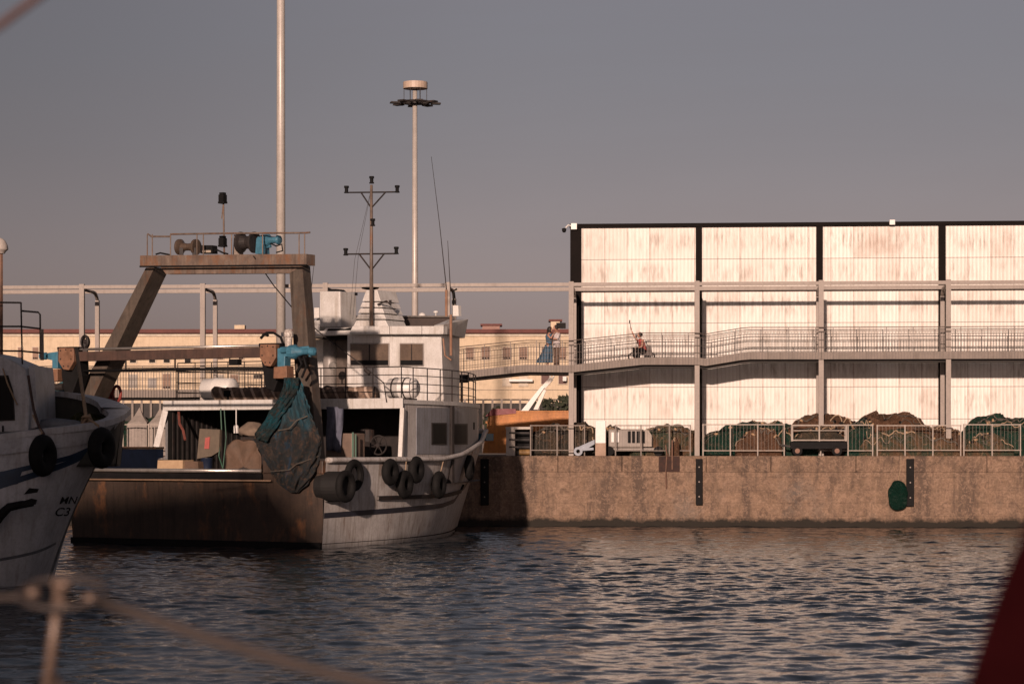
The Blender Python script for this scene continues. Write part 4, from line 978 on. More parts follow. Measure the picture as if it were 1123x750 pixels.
m=MB(); m.tube(ta(259,448,4.8),ta(259,466,4.8),.02); m.lathe(ta(259,466,4.8),-ZZ,[(0,.05),(.05,.09),(.28,.09),(.3,.02)],10); m.build('work_lamp',PLAST,tw)
m=MB(); m.path([ta(242,448,3.6),ta(243,470,3.6),ta(240,500,3.4),ta(246,518,3.2)],.025,5); m.path([ta(246,450,3.6),ta(248,480,3.5),ta(244,518,3.2)],.02,5); tag(m.build('green_rope',GREEND),'green ropes hanging beside the leaning board','rope')
# ---------------- gallows
AG=.75
gl=thing('stern_gallows',T(AG,0,2.8),'','')
COL.objects.unlink(gl); bpy.data.objects.remove(gl)
def face_px(name,pts,a,dep,mat): return blockpx(name,pts,a,dep,mat,tw)
face_px('gallows_leg',[(160,293.5),(169.5,293),(128,381),(92,458),(70,458),(114.5,381)],AG,.8,LEG)
face_px('gallows_leg',[(317,291),(331.5,291),(338.5,381),(348,503),(329,503),(322,381)],AG,.45,LEG)
face_px('gallows_beam',[(153.5,280.3),(336,278.5),(336,290.5),(153.5,292.2)],AG-.15,.50,GALV)
face_px('gallows_beam',[(176,292.8),(332,291.2),(318,299.6),(182,300.5)],AG-.02,.3,GALV)
m=MB(); m.bar(ta(153.5,292.4,AG-.3),ta(336,290.8,AG-.3),.06,.05); m.build('beam_edge',BLK,tw)
gp=lambda x_,y_,da=0: ta(x_,y_,AG+da)
# top rail
m=MB()
for da in (-.1,.3):
    m.path([gp(162,256.5,da),gp(166,259.5,da),gp(187,259.5,da)],.03)
    m.path([gp(187,257,da),gp(250,256,da),gp(335,255.5,da),gp(340,255,da)],.03)
    for x_ in (161.5,167,187,216,223,254,288,328,334): m.tube(gp(x_,281,da),gp(x_,257,da),.022,n=6)
m.build('platform_railing',GALV,tw)
def drum(cx,cy,w_,r_big,r_small,mat,a_=.1,name='winch_drum'):
    c0=gp(cx-w_/2,cy,a_); c1=gp(cx+w_/2,cy,a_); L=(c1-c0).length; k=76.5/F
    m=MB(); m.lathe(c0,(c1-c0),[(0,0),(0,r_big*k),(L*.12,r_big*k),(L*.2,r_small*1.25*k),(L*.5,r_small*k),(L*.8,r_small*1.25*k),(L*.88,r_big*k),(L,r_big*k),(L,0)],20)
    return m.build(name,mat,tw,smooth=False)
drum(206,271,20,9,4,M('worn_capstan',(.16,.11,.08),(.09,.065,.05),8,.4,.3,metal=.4),name='capstan')
drum(271.5,266,17,12,7,DKST)
m=MB(); m.bar(gp(199,272),gp(199,280.5),.12); m.bar(gp(213,272),gp(213,280.5),.12); m.build('capstan_foot',DKST,tw)
blockpx('lamp_box',[(219.5,278),(233,278),(232.5,269),(220.5,269)],AG+.1,.3,BLK,tw,.01); blockpx('lamp_lens',[(222,277),(231,277),(231,274.5),(222,274.5)],AG+.08,.018,M('lens',(.4,.33,.26)),tw)
blockpx('beige_post',[(255.5,279.5),(262,279.5),(261.5,257.5),(256.5,257.5)],AG+.1,.25,TAN,tw)
m=MB(); m.tube(gp(246,281,.3),gp(245,222,.3),.03); m.tube(gp(243,240,.3),gp(245,222,.3),.015); m.build('lamp_post',GALV,tw)
for y_ in (217.5,265):
    m=MB(); c=gp(244.2,y_,.25); m.obox(c,TR*.10,TA*.10,ZZ*.11); m.obox(c+ZZ*.15,TR*.08,TA*.08,ZZ*.035); m.obox(c-ZZ*.145,TR*.12,TA*.1,ZZ*.03); m.build('signal_lamp',BLK,tw)
m=MB(); m.prism([gp(x_,y_,.1) for x_,y_ in ((280,278.5),(288,278.5),(287,262),(283,259.5),(281,262))],TA*.4); m.lathe(gp(288,264,.3),TR,[(0,.2),(.25,.2),(.3,.12),(.55,.1),(.6,.16),(.68,.14),(.7,0)],12); m.tube(gp(288,272,.3),gp(297,270,.3),.05); m.build('hydraulic_motor',TEAL,tw)
m=MB(); m.path([gp(297,267,.2),gp(303,270,.2),gp(309,268,.2),gp(310,275,.2),gp(303,277,.2)],.025,5); m.build('hose',BLK,tw)
m=MB(); m.path([gp(171,279,.2),gp(176,277.5,.2),gp(186,279.5,.2)],.03,5); m.path([gp(233,277,.2),gp(238,274,.2),gp(244,277,.2),gp(250,278.5,.2)],.03,5); m.build('hose',BLK,tw)
# cross beam with end blocks (hauling gear)
AB=.05
m=MB(); m.prism([ta(x_,y_,AB) for x_,y_ in ((80,386),(290,380.5),(290,391.5),(80,396))],TA*.4); m.build('hauling_beam',M('dark_brown_beam',(.09,.05,.038),(.05,.032,.027),3,.5,.3,streak=.5),tw)
m=MB(); m.tube(ta(88,383.2,AB+.1),ta(285,379,AB+.1),.045,n=10); m.build('hauling_pipe',PIPE,tw,smooth=True)
m=MB(); m.tube(ta(92,406.5,AB+.2),ta(300,404,AB+.2),.05,n=8); m.build('lower_bar',BLK,tw,smooth=True)
m=MB(); m.tube(ta(252,395,AB+.1),ta(252,385,AB+.1),.02); m.obox(ta(258,397,AB+.05),TR*.17,TA*.12,ZZ*.09); m.build('flood_lamp',BLK,tw)
for x_ in (138,192): m=MB(); m.tube(ta(x_,392,AB+.1),ta(x_,405,AB+.1),.03); m.build('beam_hanger',DKST,tw)
def pent(x0,x1,y0,y1): return [(x0,y0),(x1,y0),(x1+.3,y0+(y1-y0)*.6),(x0+(x1-x0)*.68,y1),(x0+(x1-x0)*.3,y1-1),(x0-.3,y0+(y1-y0)*.6)]
for (x0_,x1_,y0_,y1_) in ((64,80.5,381.5,406),(285,302,377.5,402)):
    blockpx('gear_block',pent(x0_,x1_,y0_,y1_),AB-.22,.22,BLOCKB,tw,.02)
    blockpx('gear_housing',[(x0_-2,y0_-1),(x1_+5,y0_-1.5),(x1_+6,y0_+30),(x1_-2,y0_+52),(x0_+6,y0_+48),(x0_+2,y0_+22)],AB+.02,.55,BLK,tw,.03)
    m=MB()
    for (bx,by) in ((.15,.12),(.5,.08),(.85,.12),(.15,.5),(.85,.5),(.35,.82),(.65,.82)): m.lathe(ta(x0_+(x1_-x0_)*bx,y0_+(y1_-y0_)*by,AB-.223),-TA,[(0,.025),(.02,.025),(.021,0)],6)
    m.build('bolt_ring',DKST,tw)
blockpx('motor_bracket',[(52,387),(63,385.5),(63,404),(57,404),(57,395),(52,394)],AB-.2,.35,TEAL,tw,.02)
m=MB(); m.lathe(ta(45,390.5,AB),TR,[(0,.05),(.0,.12),(.22,.13),(.25,.05)],10); m.build('motor_cap',TEAL,tw)
blockpx('side_box',[(49.5,405),(63,404.5),(63,418),(51,418.5)],AB-.2,.4,BLOCKB,tw,.02)
m=MB(); m.path([ta(51,418,AB),ta(54,423,AB),ta(62,424.5,AB),ta(70,424,AB)],.12,8); m.build('side_chute',DKST,tw)
blockpx('motor_bracket',[(304,382),(318,380.5),(317,391),(312.5,391),(312,403),(304,403)],AB-.2,.35,TEAL,tw,.02)
m=MB(); m.path([ta(309,384,AB-.2),ta(322,383,AB-.3),ta(326,388,AB-.3)],.11,8); m.lathe(ta(318,386,AB-.35),TR,[(0,0),(0,.22),(.2,.24),(.3,.16),(.5,.10),(.72,.10),(.78,.14),(.95,.13),(1.0,0)],14); m.path([ta(327,382,AB-.3),ta(338,381,AB-.3),ta(341,385,AB-.3),ta(340,391,AB-.3)],.05,7); m.build('hydraulic_motor',TEAL,tw,smooth=False)
blockpx('side_box',[(300,402.5),(314,401),(314.5,415),(299.5,415)],AB-.25,.42,BLOCKB,tw,.02)
m=MB(); m.torus(ta(331,389,AB-.25),TA,.16,.05,16,6); m.path([ta(327,390,AB-.3),ta(331,399,AB-.35),ta(326,408,AB-.3)],.05,6); m.path([ta(333,391,AB-.3),ta(336,402,AB-.35),ta(331,414,AB-.3)],.04,6); m.build('hydraulic_hose',BLK,tw)
m=MB(); m.lathe(ta(316.5,370,AB+.1),ZZ,[(-.3,.11),(0,.13),(.02,.155),(.14,.16),(.24,.12),(.28,0)],12); m.build('float_lamp',M('cage_lamp_white',(.7,.64,.58),(.2,.16,.14),14,.4,.4),tw)
m=MB(); m.path([ta(288,368,AB),ta(293,365,AB),ta(300,365,AB),ta(308,370,AB),ta(310.5,377,AB)],.045,6); m.path([ta(286,371,AB),ta(290,366.5,AB),ta(294,368,AB)],.05,6); m.build('hydraulic_hose',BLK,tw)
m=MB(); c=ta(93.5,375,AB+.1); m.torus(c,TR*.5+TA,.19,.05,18,6); m.torus(c,TR,.22,.03,18,6); m.lathe(c-TR*.12,TR,[(0,.1),(.24,.1)],10); m.bar(c,c-ZZ*.35,.15); m.build('pulley_sheave',DKST,tw)
# blue net bag hanging from the starboard block
prof_=[(415,312,329),(424,311,332),(436,308,335),(450,301,339),(462,292,344),(474,282,350),(482,278.5,352),(492,284,352),(504,290,350),(516,297,346),(527,303,339),(536,313,331),(540,319,327)]
rows=[]
for k in range(80):
    y_=415+125*k/79; x0_=np.interp(y_,[p[0] for p in prof_],[p[1] for p in prof_]); x1_=np.interp(y_,[p[0] for p in prof_],[p[2] for p in prof_])
    row=[]; fy=(y_-415)/125
    for i in range(97):
        a_=2*math.pi*i/96; cx_=(x0_+x1_)/2; hw=(x1_-x0_)/2; w_=min(1,hw/16)
        sw=a_+1.1*math.sin(fy*3)                       # pleats twist on the way down
        pl_=math.sin(sw*9+2*math.sin(fy*5))*.5+math.sin(sw*17+fy*9)*.28+noise.noise(V((math.cos(a_)*3,math.sin(a_)*3,fy*5)))*.9
        px_=cx_+(hw+pl_*1.3*w_+noise.noise(V((fy*22,a_,1)))*2.6*w_)*math.cos(a_)
        p=ta(px_,y_,AB-.30-(.20+.10*pl_)*math.sin(a_)*w_-.05*pl_*w_)
        row.append(p)
    row[-1]=row[0]; rows.append(row)
def bag_mat():
    m,t,b=nt('blue_net_bag'); co=coords(t); sep=t.nodes.new('ShaderNodeSeparateXYZ'); t.links.new(co,sep.inputs[0])
    n=noi(t,coords(t,(1.6,1.6,.7)),1.5,5,.65,.8); n2=noi(t,co,5,6,.7,1)
    f=ramp(t,math_(t,'ADD',sep.outputs['Z'],math_(t,'MULTIPLY',n,2.8)),3.2,4.7)
    dark=mix(t,ramp(t,n2,.45,.6),(.012,.018,.022),(.05,.034,.025)); dark=mix(t,ramp(t,n,.56,.66),dark,(.010,.035,.07))
    col=mix(t,f,dark,(.025,.13,.18)); col=mix(t,math_(t,'MULTIPLY',ramp(t,n2,.55,.68),.75),col,(.13,.075,.05))
    vo=t.nodes.new('ShaderNodeTexVoronoi'); vo.feature='DISTANCE_TO_EDGE'; vo.inputs['Scale'].default_value=22; t.links.new(co,vo.inputs['Vector'])
    col=mix(t,math_(t,'MULTIPLY',ramp(t,vo.outputs[0],.1,.02),.3),col,(.01,.01,.01))
    t.links.new(col,b.inputs['Base Color']); b.inputs['Roughness'].default_value=.9; bump(t,b,math_(t,'ADD',n2,math_(t,'MULTIPLY',vo.outputs[0],1.2)),.9,.1); return m
m=MB(); m.grid(rows); o=m.build('net_bag',bag_mat(),smooth=True,origin=ta(315,540,AB))
st_=[]
for k in range(40):
    f=k/39; y_=414+66*f; xl=311-32*max(0,(f-.18)/.82)**1.05; wd=17-3*f
    st_.append([ta(xl+wd*j/10+.8*math.sin(j*1.9+k*.5),y_+5*f*j/10-(3*f*f if j<2 else 0),AB-.62-.06*math.sin(j*2.2+k*.35)-.10*f*(1-j/10)+.10*max(0,j-7)/3) for j in range(11)])
m=MB(); m.grid(st_); m.build('teal_strip',M('teal_net_cloth',(.03,.17,.24),(.016,.09,.13),2.6,.9,.6,rust=(.07,.045,.035),rlo=.53,rhi=.62,rscale=3),o,smooth=True,solid=.015)
for k in range(2):
    f=.32+.36*k; m=MB(); x_=np.interp(415+125*f,[p[0] for p in prof_],[p[2] for p in prof_]); xx=np.interp(415+125*f,[p[0] for p in prof_],[p[1] for p in prof_])
    m.path([ta(x_-1,415+125*f,AB-.35),ta((x_+xx)/2+6,415+125*f+6+3*math.sin(k*2),AB-.66),ta((x_+xx)/2-2,415+125*f+15,AB-.68),ta(xx+8,415+125*f+17,AB-.6)],.012 if k%2 else .02,5); m.build('lashing_cord',DULLR,o); tag(o,'big blue and brown net bag hanging from the right gear block over the stern','net')
# ---------------- roof deck furniture
def roofz(px,a,z=ZR):  # point on plane a at height z
    p=ta(px,HY,a); return V((p.x,p.y,z))
m=MB(); c0=roofz(236,5.35,ZR+.26); c1=roofz(412,5.35,ZR+.22); n_=90; pts=[c0.lerp(c1,i/n_)+V((0,0,.03*math.sin(i*.9))) for i in range(n_+1)]
m.path(pts,[.24+.025*math.sin(i*1.9)+.02*math.sin(i*.7) for i in range(n_+1)],12)
nm_,t_,b_=nt('striped_net_roll'); co2=coords(t_,(1,1,1)); wv=t_.nodes.new('ShaderNodeTexWave'); wv.inputs['Scale'].default_value=.85; wv.inputs['Distortion'].default_value=1.8; mp=t_.nodes.new('ShaderNodeMapping'); mp.inputs['Rotation'].default_value=(0,R(25),R(10)); t_.links.new(co2,mp.inputs[0]); t_.links.new(mp.outputs[0],wv.inputs['Vector'])
cc=mix(t_,ramp(t_,wv.outputs['Fac'],.80,.92),mix(t_,ramp(t_,noi(t_,co2,4,4),.4,.6),(.21,.14,.10),(.10,.07,.055)),(.45,.34,.27)); t_.links.new(cc,b_.inputs['Base Color']); b_.inputs['Roughness'].default_value=.9; bump(t_,b_,noi(t_,co2,14,5),.8,.04)
tag(m.build('rolled_net',nm_,smooth=True),'long brown net roll lashed with pale rope along the canopy roof edge','net')
bar_=thing('white_drum',roofz(243,6.2),'white plastic drum lying on the canopy roof left of the net roll','drum')
m=MB(); c0=roofz(224,6.2,ZR+.46); c1=roofz(257,6.2,ZR+.46); L=(c1-c0).length; m.lathe(c0,c1-c0,[(-.03,0),(0,.30),(.08,.39),(L*.4,.40),(L*.44,.42),(L*.48,.40),(L-.08,.39),(L,.30),(L+.03,0)],24); m.build('shell',PLAST,bar_,smooth=True)
m=MB(); m.obox(c0.lerp(c1,.25)-ZZ*.41,TR*.06,TA*.3,ZZ*.04); m.obox(c0.lerp(c1,.75)-ZZ*.41,TR*.06,TA*.3,ZZ*.04); m.build('cradle',DKST,bar_)
m=MB(); c=roofz(250,5.1,ZR); m.obox(c+ZZ*.28,TR*.12,TA*.1,ZZ*.10); m.tube(c,c+ZZ*.2,.03); m.build('roof_lamp',BLK,tw)
# railings on the roof deck
def rail(pts,hts,posts,name='roof_railing',hh=1.1,r_=.02,mat=DKST):
    m=MB()
    for h_ in hts: m.path([p+ZZ*h_ for p in pts],r_ if h_==hts[0] else r_*.8,5)
    for p in posts: m.tube(p,p+ZZ*hh,r_*1.05,n=5)
    return m.build(name,mat,tw)
st=[roofz(341,A1+.15),roofz(395,A1+.15),T(A1+.15,4.8,ZR)]+[T(a_,upr(a_)-.12,ZR) for a_ in (5.6,7,8,9,10,11,12,13,14,15,16)]
pp=[roofz(x_,A1+.15) for x_ in (352,379,409)]+[T(A1+.15,4.8,ZR)]+[T(a_,upr(a_)-.12,ZR) for a_ in (6.0,7.1,8.2,9.4,10.7,12,13.5,15)]
rail(st,(1.1,.83,.55,.27),pp)
st=[T(A1+.4+i*2.2,-upr(A1+.4+i*2.2)+.15,ZR) for i in range(5)]
rail(st,(1.1,.7,.35),st,mat=DKST)
st=[roofz(x_,6.8) for x_ in (195,214,232,250,268,290,312)]
rail(st,(1.45,1.1,.7,.35),st,hh=1.45,r_=.018)
# life raft canister
lr=thing('life_raft',T(6.6,4.1,ZR),'white cylindrical life raft canister on the roof deck behind the railing','life raft')
m=MB(); c0=T(6.6,3.35,ZR+.42); L=1.15
m.lathe(c0,TR,[(0,0),(.02,.25),(.1,.34),(L*.47,.36),(L*.48,.38),(L*.52,.38),(L*.53,.36),(L-.1,.34),(L-.02,.25),(L,0)],24); m.build('canister',PLAST,lr,smooth=True)
m=MB(); 
for k in (.3,.75): m.lathe(c0+TR*k,TR,[(0,.36),(0,.375),(.05,.375),(.05,.36)],24)
m.obox(c0+TR*.55-ZZ*.38,TR*.45,TA*.25,ZZ*.03); m.build('strap_cradle',DKST,lr)
# ---------------- wheelhouse
AW=10.0; cw=lambda x_,y_,a_=AW: ta(x_,y_,a_)
zt_w=cw(430,366).z; 
def rpx(x_,a_): return rof(ta(x_,400,a_))
rR=rpx(486.5,AW); rL=rpx(381,AW); rLL=rpx(338,11.6)
wall=MB(); rf=rpx(504,12.4)
base=[T(AW,rL,ZR+.002),T(AW,rR,ZR+.002),T(12.4,rf,ZR+.002),T(14,rf-1.6,ZR+.002),T(14,rL,ZR+.002)]
top=[V((p.x,p.y,zt_w)) for p in base]; top[1]=top[1]-TR*.10
wall.add(base+top,[(4,3,2,1,0),(5,6,7,8,9)]+[(i,(i+1)%5,5+(i+1)%5,5+i) for i in range(5)]); wall.build('wheelhouse_wall',WHITE,tw)
m=MB(); m.tbox(11.6,13.9,rLL,rL-.01,ZR+.003,zt_w-.05); m.build('wheelhouse_side_wall',WHITE,tw)
for (x0_,x1_) in ((384,426),(438.5,464)):
    m=MB(); m.prism([cw(x0_-.6,376.2,AW-.05),cw(x1_+.6,376.2,AW-.05),cw(x1_+.6,401.4,AW-.05),cw(x0_-.6,401.4,AW-.05)],TA*.046); wf_=m.build('window',M('window_gasket',(.3,.27,.25)),tw,bevel=.02)
    m=MB(); m.prism([cw(x0_+.4,377.2,AW-.065),cw(x1_-.4,377.2,AW-.065),cw(x1_-.4,400.4,AW-.065),cw(x0_+.4,400.4,AW-.065)],TA*.012); m.build('pane',M('brown_blind_glass',(.16,.115,.085),(.10,.075,.06),2,.15,0,spec=.7),wf_)
    xm=(x0_+x1_)/2; m=MB(); m.prism([cw(xm-.5,377.4,AW-.08),cw(xm+.5,377.4,AW-.08),cw(xm+.5,400.2,AW-.08),cw(xm-.5,400.2,AW-.08)],TA*.013); m.build('mullion',DKST,wf_)
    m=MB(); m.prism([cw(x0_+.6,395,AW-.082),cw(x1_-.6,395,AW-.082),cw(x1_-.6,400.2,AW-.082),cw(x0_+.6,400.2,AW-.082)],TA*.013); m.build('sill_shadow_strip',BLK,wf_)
# visor / roof
for (x0_,x1_) in ((384.5,426.5),(427.3,462),(462.8,486)):
    blockpx('visor_panel',[(x0_+2 if x0_<400 else x0_,357.6),(x1_,357.6),(x1_,366.5),(x0_-2 if x0_<400 else x0_,366.5)],AW-.35,.3,WHITE,tw,.015)
m=MB(); zv0=cw(430,366.5,AW-.35).z; zv1=cw(430,357.6,AW-.35).z
rr1=rpx(486.5,AW-.35); m.add([T(AW-.35,rr1,zv0),T(12.6,rf+.1,zv0-.05),T(12.6,rf-.6,zv0-.05),T(AW,rr1-.6,zv0),T(AW-.35,rr1,zv1),T(12.6,rf+.25,zv1+.35),T(12.6,rf-.6,zv1+.35),T(AW,rr1-.6,zv1)],[(3,2,1,0),(4,5,6,7),(0,1,5,4),(1,2,6,5),(2,3,7,6),(3,0,4,7)]); m.build('side_visor',WHITE,tw)
m=MB(); m.prism([V((p.x,p.y,zt_w+.004)) for p in (T(AW-.04,rLL-.1,0),T(AW-.04,rr1-.62,0),T(12.35,rf-.62,0),T(13.9,rf-1.9,0),T(13.9,rLL-.1,0))],ZZ*.16); m.build('wheelhouse_roof',WHITE,tw)
face_px('roof_edge',[(338,357),(352,346.5),(353,349),(350,366),(338,366)],11.2,.6,WHITE)
m=MB(); m.prism([cw(372,347.2,12.6),cw(498,347,12.6),cw(490,360,12.6),cw(372,360,12.6)],TA*.08); m.build('dodger_screen',M('dark_brown_canvas',(.07,.05,.042),(.04,.03,.028),4,.8,.3),tw)
m=MB(); m.tube(cw(372,347,12.5),cw(498,347,12.5),.03); m.tube(cw(498,347,12.5),cw(486,358,AW-.2),.035); m.build('dodger_rail',PIPE,tw)
# exhaust casing left, recess below
blockpx('exhaust_casing',[(350.5,358.5),(373.5,358.5),(373,319.5),(350.5,319.5)],10.6,1.1,WHITE,tw,.03)
blockpx('exhaust_cap',[(359,319.3),(372,319.3),(369,317),(360,316.8)],10.9,.5,BLK,tw)
blockpx('deck_box',[(344.5,349),(350,348.5),(350,337.5),(344.5,337.5)],10.9,.4,PLAST,tw)
blockpx('recess_canopy',[(352,366.5),(386,358.8),(380,359),(358,359)],10.3,.9,WHITE,tw)
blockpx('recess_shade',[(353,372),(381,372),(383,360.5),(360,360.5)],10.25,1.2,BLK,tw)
m=MB(); m.tube(cw(362,372,11),cw(362,430,11),.26,n=16); m.build('exhaust_trunk',M('grey_trunk',(.3,.27,.25),(.2,.18,.17),3,.4,.2,streak=.6),tw,smooth=True)
blockpx('recess_wall',[(369,372),(381,372),(381,432),(369,432)],11,.5,M('brown_grey_panel',(.12,.095,.08),(.08,.06,.05),3,.5,.2,streak=.6),tw)
m=MB(); c=cw(365,401.5,9.7); m.lathe(c,-TA,[(-.1,.06),(-.08,.14),(.0,.16),(.04,.15),(.05,0)],14); m.tube(c,c-ZZ*.3,.03); m.build('search_light',PIPE,tw)
# louvred funnel tower
tp=[(318,401.5,413.5),(331.5,398,416.5),(341,394.5,419.5),(350,391,422.5),(358,388,425)]
sl=[(318,330.5),(331.5,337),(338,343.5),(344.5,350),(351,358)]
for y0_,y1_ in sl:
    f0=(y0_-318)/40; f1=(y1_-318)/40
    xl0,xr0=401.5-13*f0,413.5+11*f0; xl1,xr1=401.5-14.5*f1,413.5+12.5*f1
    blockpx('louvre',[(xl1,y1_),(xr1,y1_),(xr0,y0_),(xl0,y0_)],AW+.1+.02*y0_%.05,1.3,WHITE,tw,.02)
blockpx('tower_core',[(392,358),(421,358),(411,320),(403,320)],AW+.16,1.15,DKST,tw)
m=MB(); m.lathe(cw(406,318,AW+.6),ZZ,[(0,.1),(.04,.3),(.09,.34),(.1,0)],12); m.build('tower_cap',BLK,tw)
m=MB(); m.path([cw(414,334,AW),cw(424,330,AW),cw(429,335,AW)],.03,5); m.lathe(cw(428,331,AW),ZZ,[(-.08,.05),(.06,.05)],8); m.build('horn',DKST,tw)
# mast
m=MB(); m.tube(cw(407.3,358,AW-.1),cw(407.3,203,AW-.1),.075,.05,10); m.build('mast',GALV,tw,smooth=True)
for y_,xl,xr,yb in ((211.3,383,436.5,228),(278.8,381,435,296)):
    m=MB(); m.tube(cw(xl,y_,AW-.1),cw(xr,y_-.6,AW-.1),.028); m.tube(cw(xl+13,y_,AW-.1),cw(407,yb,AW-.1),.028); m.tube(cw(xr-14,y_,AW-.1),cw(407.5,yb,AW-.1),.028); m.build('crosstree',DKST,tw)
def navlamp(x_,y_,s_=1):
    c=cw(x_,y_,AW-.1); m=MB(); m.lathe(c,ZZ,[(-.13,.09),(-.09,.09),(-.085,.065),(.05,.065),(.055,.09),(.13,.09),(.14,0)],12); m.lathe(c-ZZ*.13,ZZ,[(0,0),(0,.09)],12); m.build('mast_lamp',BLK,tw)
for x_,y_ in ((380,208),(435.6,207.5),(407.6,197.5),(408.8,244),(379.2,276.3),(434.6,274.8)): navlamp(x_,y_)
m=MB(); m.path([cw(406,212,AW),cw(389,285,AW+.2),cw(384,345,AW+.6)],.008,4); m.path([cw(406,214,AW),cw(393,280,AW+.2),cw(387,350,AW+.8)],.008,4); m.build('mast_stay',DKST,tw)
m=MB(); m.obox(cw(390.5,322.5,AW),TR*.04,TA*.04,ZZ*.05); m.build('stay_block',BLK,tw)
# antennas
m=MB(); m.path([cw(490,320,11.5),cw(482,245,11.5),cw(473,172,11.5)],[.02,.013,.008],5); m.build('whip_antenna',DKST,tw)
m=MB(); m.path([cw(494,318,12),cw(491,264,12)],[.018,.009],5); m.build('whip_antenna',DKST,tw)
m=MB(); m.path([cw(340.5,325,11.5),cw(345,285,11.5)],[.016,.008],5); m.build('whip_antenna',DKST,tw)
m=MB(); m.tube(cw(489.5,347,11),cw(489.5,318,11),.05); m.tube(cw(494.5,390,10.2),cw(494.5,345,10.2),.05); m.path([cw(486,371,10),cw(488,390,10),cw(495,395,10)],.035,5); m.build('rusty_pipe',M('rusty_pipe',(.30,.17,.11),(.2,.1,.06),6,.7,.4),tw)
m=MB(); m.path([cw(497,346,12),cw(497.5,319,12),cw(501,317,12)],.035,6); m.build('antenna_bracket',BLK,tw)
m=MB(); m.prism([cw(495.5,346.5,11.9),cw(503,346.5,11.9),cw(502.5,335,11.9),cw(496,335,11.9)],TA*.2); m.build('antenna_box',PLAST,tw)
m=MB(); m.lathe(cw(463,346.8,12.8),ZZ,[(-.1,.15),(.0,.15),(.1,.11),(.14,0)],14); m.lathe(cw(478,347,12.8),ZZ,[(-.1,.05),(.12,.03),(.14,.1),(.2,.08),(.21,0)],10); m.build('gps_dome',PLAST,tw,smooth=True)
# bow gear cluster
m=MB(); c=T(15.4,.9,ZR); 
for k in range(4): m.tube(c+TR*(.18*k-.3),c+TR*(.18*k-.3)+ZZ*1.0,.05)
m.lathe(c+ZZ*1.0-TR*.4,TR,[(0,.16),(.9,.16)],10); m.build('bow_windlass',DKST,tw)
m=MB(); m.obox(hull(.985,3.6,.1),TR*.2,TA*.3,ZZ*.14); m.build('bow_fitting',TEAL,tw)
# warps and cable
m=MB(); pts=[gp(278,281,-.3),gp(300,313,1.2),cw(320,337,4),cw(352,366,5.0),cw(400,402.5,5.0),cw(421,420,5.0),cw(424,441,A1-.1)]; m.path(pts,.02,5)
m.build('warp_cable',DKST,tw)
m=MB(); m.lathe(cw(400,403,5)-ZZ*.05,TR+ZZ*-.8,[(0,.02),(.02,.07),(.25,.07),(.27,.02)],8); m.build('cable_shackle',DKST,tw)
# red buoys at the port quarter
rb=thing('red_buoy',ta(117,437,2.5),'red plastic buoy standing at the port quarter behind the left boat bow','buoy')
m=MB(); m.lathe(ta(117,437,2.5),ZZ,[(-.05,0),(0,.22),(.2,.2),(.32,.12),(.42,.07),(.5,.07),(.51,0)],14); m.build('float_body',REDC,rb,smooth=True)
m=MB(); m.tube(ta(120,428,2.5),ta(120.5,402,2.5),.04); m.build('pole',PLAST,rb)
m=MB(); c=ta(128,432,2.4); m.torus(c,TA+TR*.4,.27,.055,24,8); tag(m.build('life_ring',M('faded_red_ring',(.30,.05,.035),(.2,.035,.03)),smooth=True),'faded red life ring hanging behind the left boat bow','life ring')
m=MB(); m.lathe(ta(71,428,1.6)-ZZ*.15,ZZ,[(0,.3),(.12,.42),(.3,.36),(.42,.1),(.43,0)],12)
for i,v_ in enumerate(m.v): m.v[i]=v_+V((noise.noise(v_*3),0,noise.noise(v_*4)))*.12
tag(m.build('teal_bundle',M('teal_cloth',(.04,.15,.18),(.02,.06,.07),5,.9,.4),smooth=True),'teal cloth bundle behind the cap rail of the left boat','bundle')
# ---------------- tyres on the starboard side
def tyre(c,ax,R0=.36,r0=.13,label='',rope=None,name='tyre_fender',sq=.85,grp='tyre fenders on the trawler side'):
    t=thing(name,c-ZZ*(R0+r0),label,'tyre',grp)
    m=MB(); m.torus(c,ax,R0,r0,36,12,sq); m.build('tyre',RUB,t,smooth=True)
    m=MB(); d=V(ax).normalized(); m.lathe(c-d*.08,d,[(0,R0-r0*.9),(.0,R0-r0*.75),(.16,R0-r0*.75),(.16,R0-r0*.9)],28); m.build('bead',BLK,t)
    if rope is not None:
        m=MB(); m.path([c+ZZ*(R0),c.lerp(rope,.5)+ZZ*.1,rope],.016,5); m.build('hanging_rope',ROPE,t)
    return t
for px_,py_,lb_,R0 in ((391.5,521,'open black tyre nearest the stern corner, hull visible through it',.40),(431,517.5,'black tyre left of the low pair amidships',.33),
        (447,531,'black tyre hanging lowest of the middle cluster',.36),(459.5,515,'black tyre right of the middle cluster',.34),
        (484.5,531.5,'single black tyre hanging low under the first cabin window',.36),(518,512.5,'black tyre nearest the bow of the trawler',.34)):
    z_=2.0
    for _ in range(6):
        u=side_u(px_-3,z_,.2); p=hull(u,z_,.22); z_=H-(py_-HY)*p.y/F
    p=hull(u,z_,.20); q=hull(u+.02,z_,.2)-hull(u-.02,z_,.2); ax=V((q.y,-q.x,0)).normalized()
    top=hull(u,zs(u*19),.1)
    tyre(p,ax,R0-.05 if px_>400 else R0,.17 if px_>400 else .12,lb_,top)
u=side_u(368,1.9,.3); p=hull(u,1.98,.12); q=hull(u+.02,1.9,.2)-hull(u-.02,1.9,.2); ax=V((q.y,-q.x,0)).normalized()
df=thing('drum_fender',p-ZZ*.6,'large cylindrical rubber fender ending in a tyre at the stern corner','fender')
m=MB(); m.lathe(p-ax*.1,ax,[(-.3,0),(-.3,.42),(.0,.47),(.6,.47),(.6,.4),(.55,0)],28); m.build('drum',M('dark_brown_rubber',(.010,.0085,.008),(.006,.005,.005),5,.7,.4),df,smooth=False)
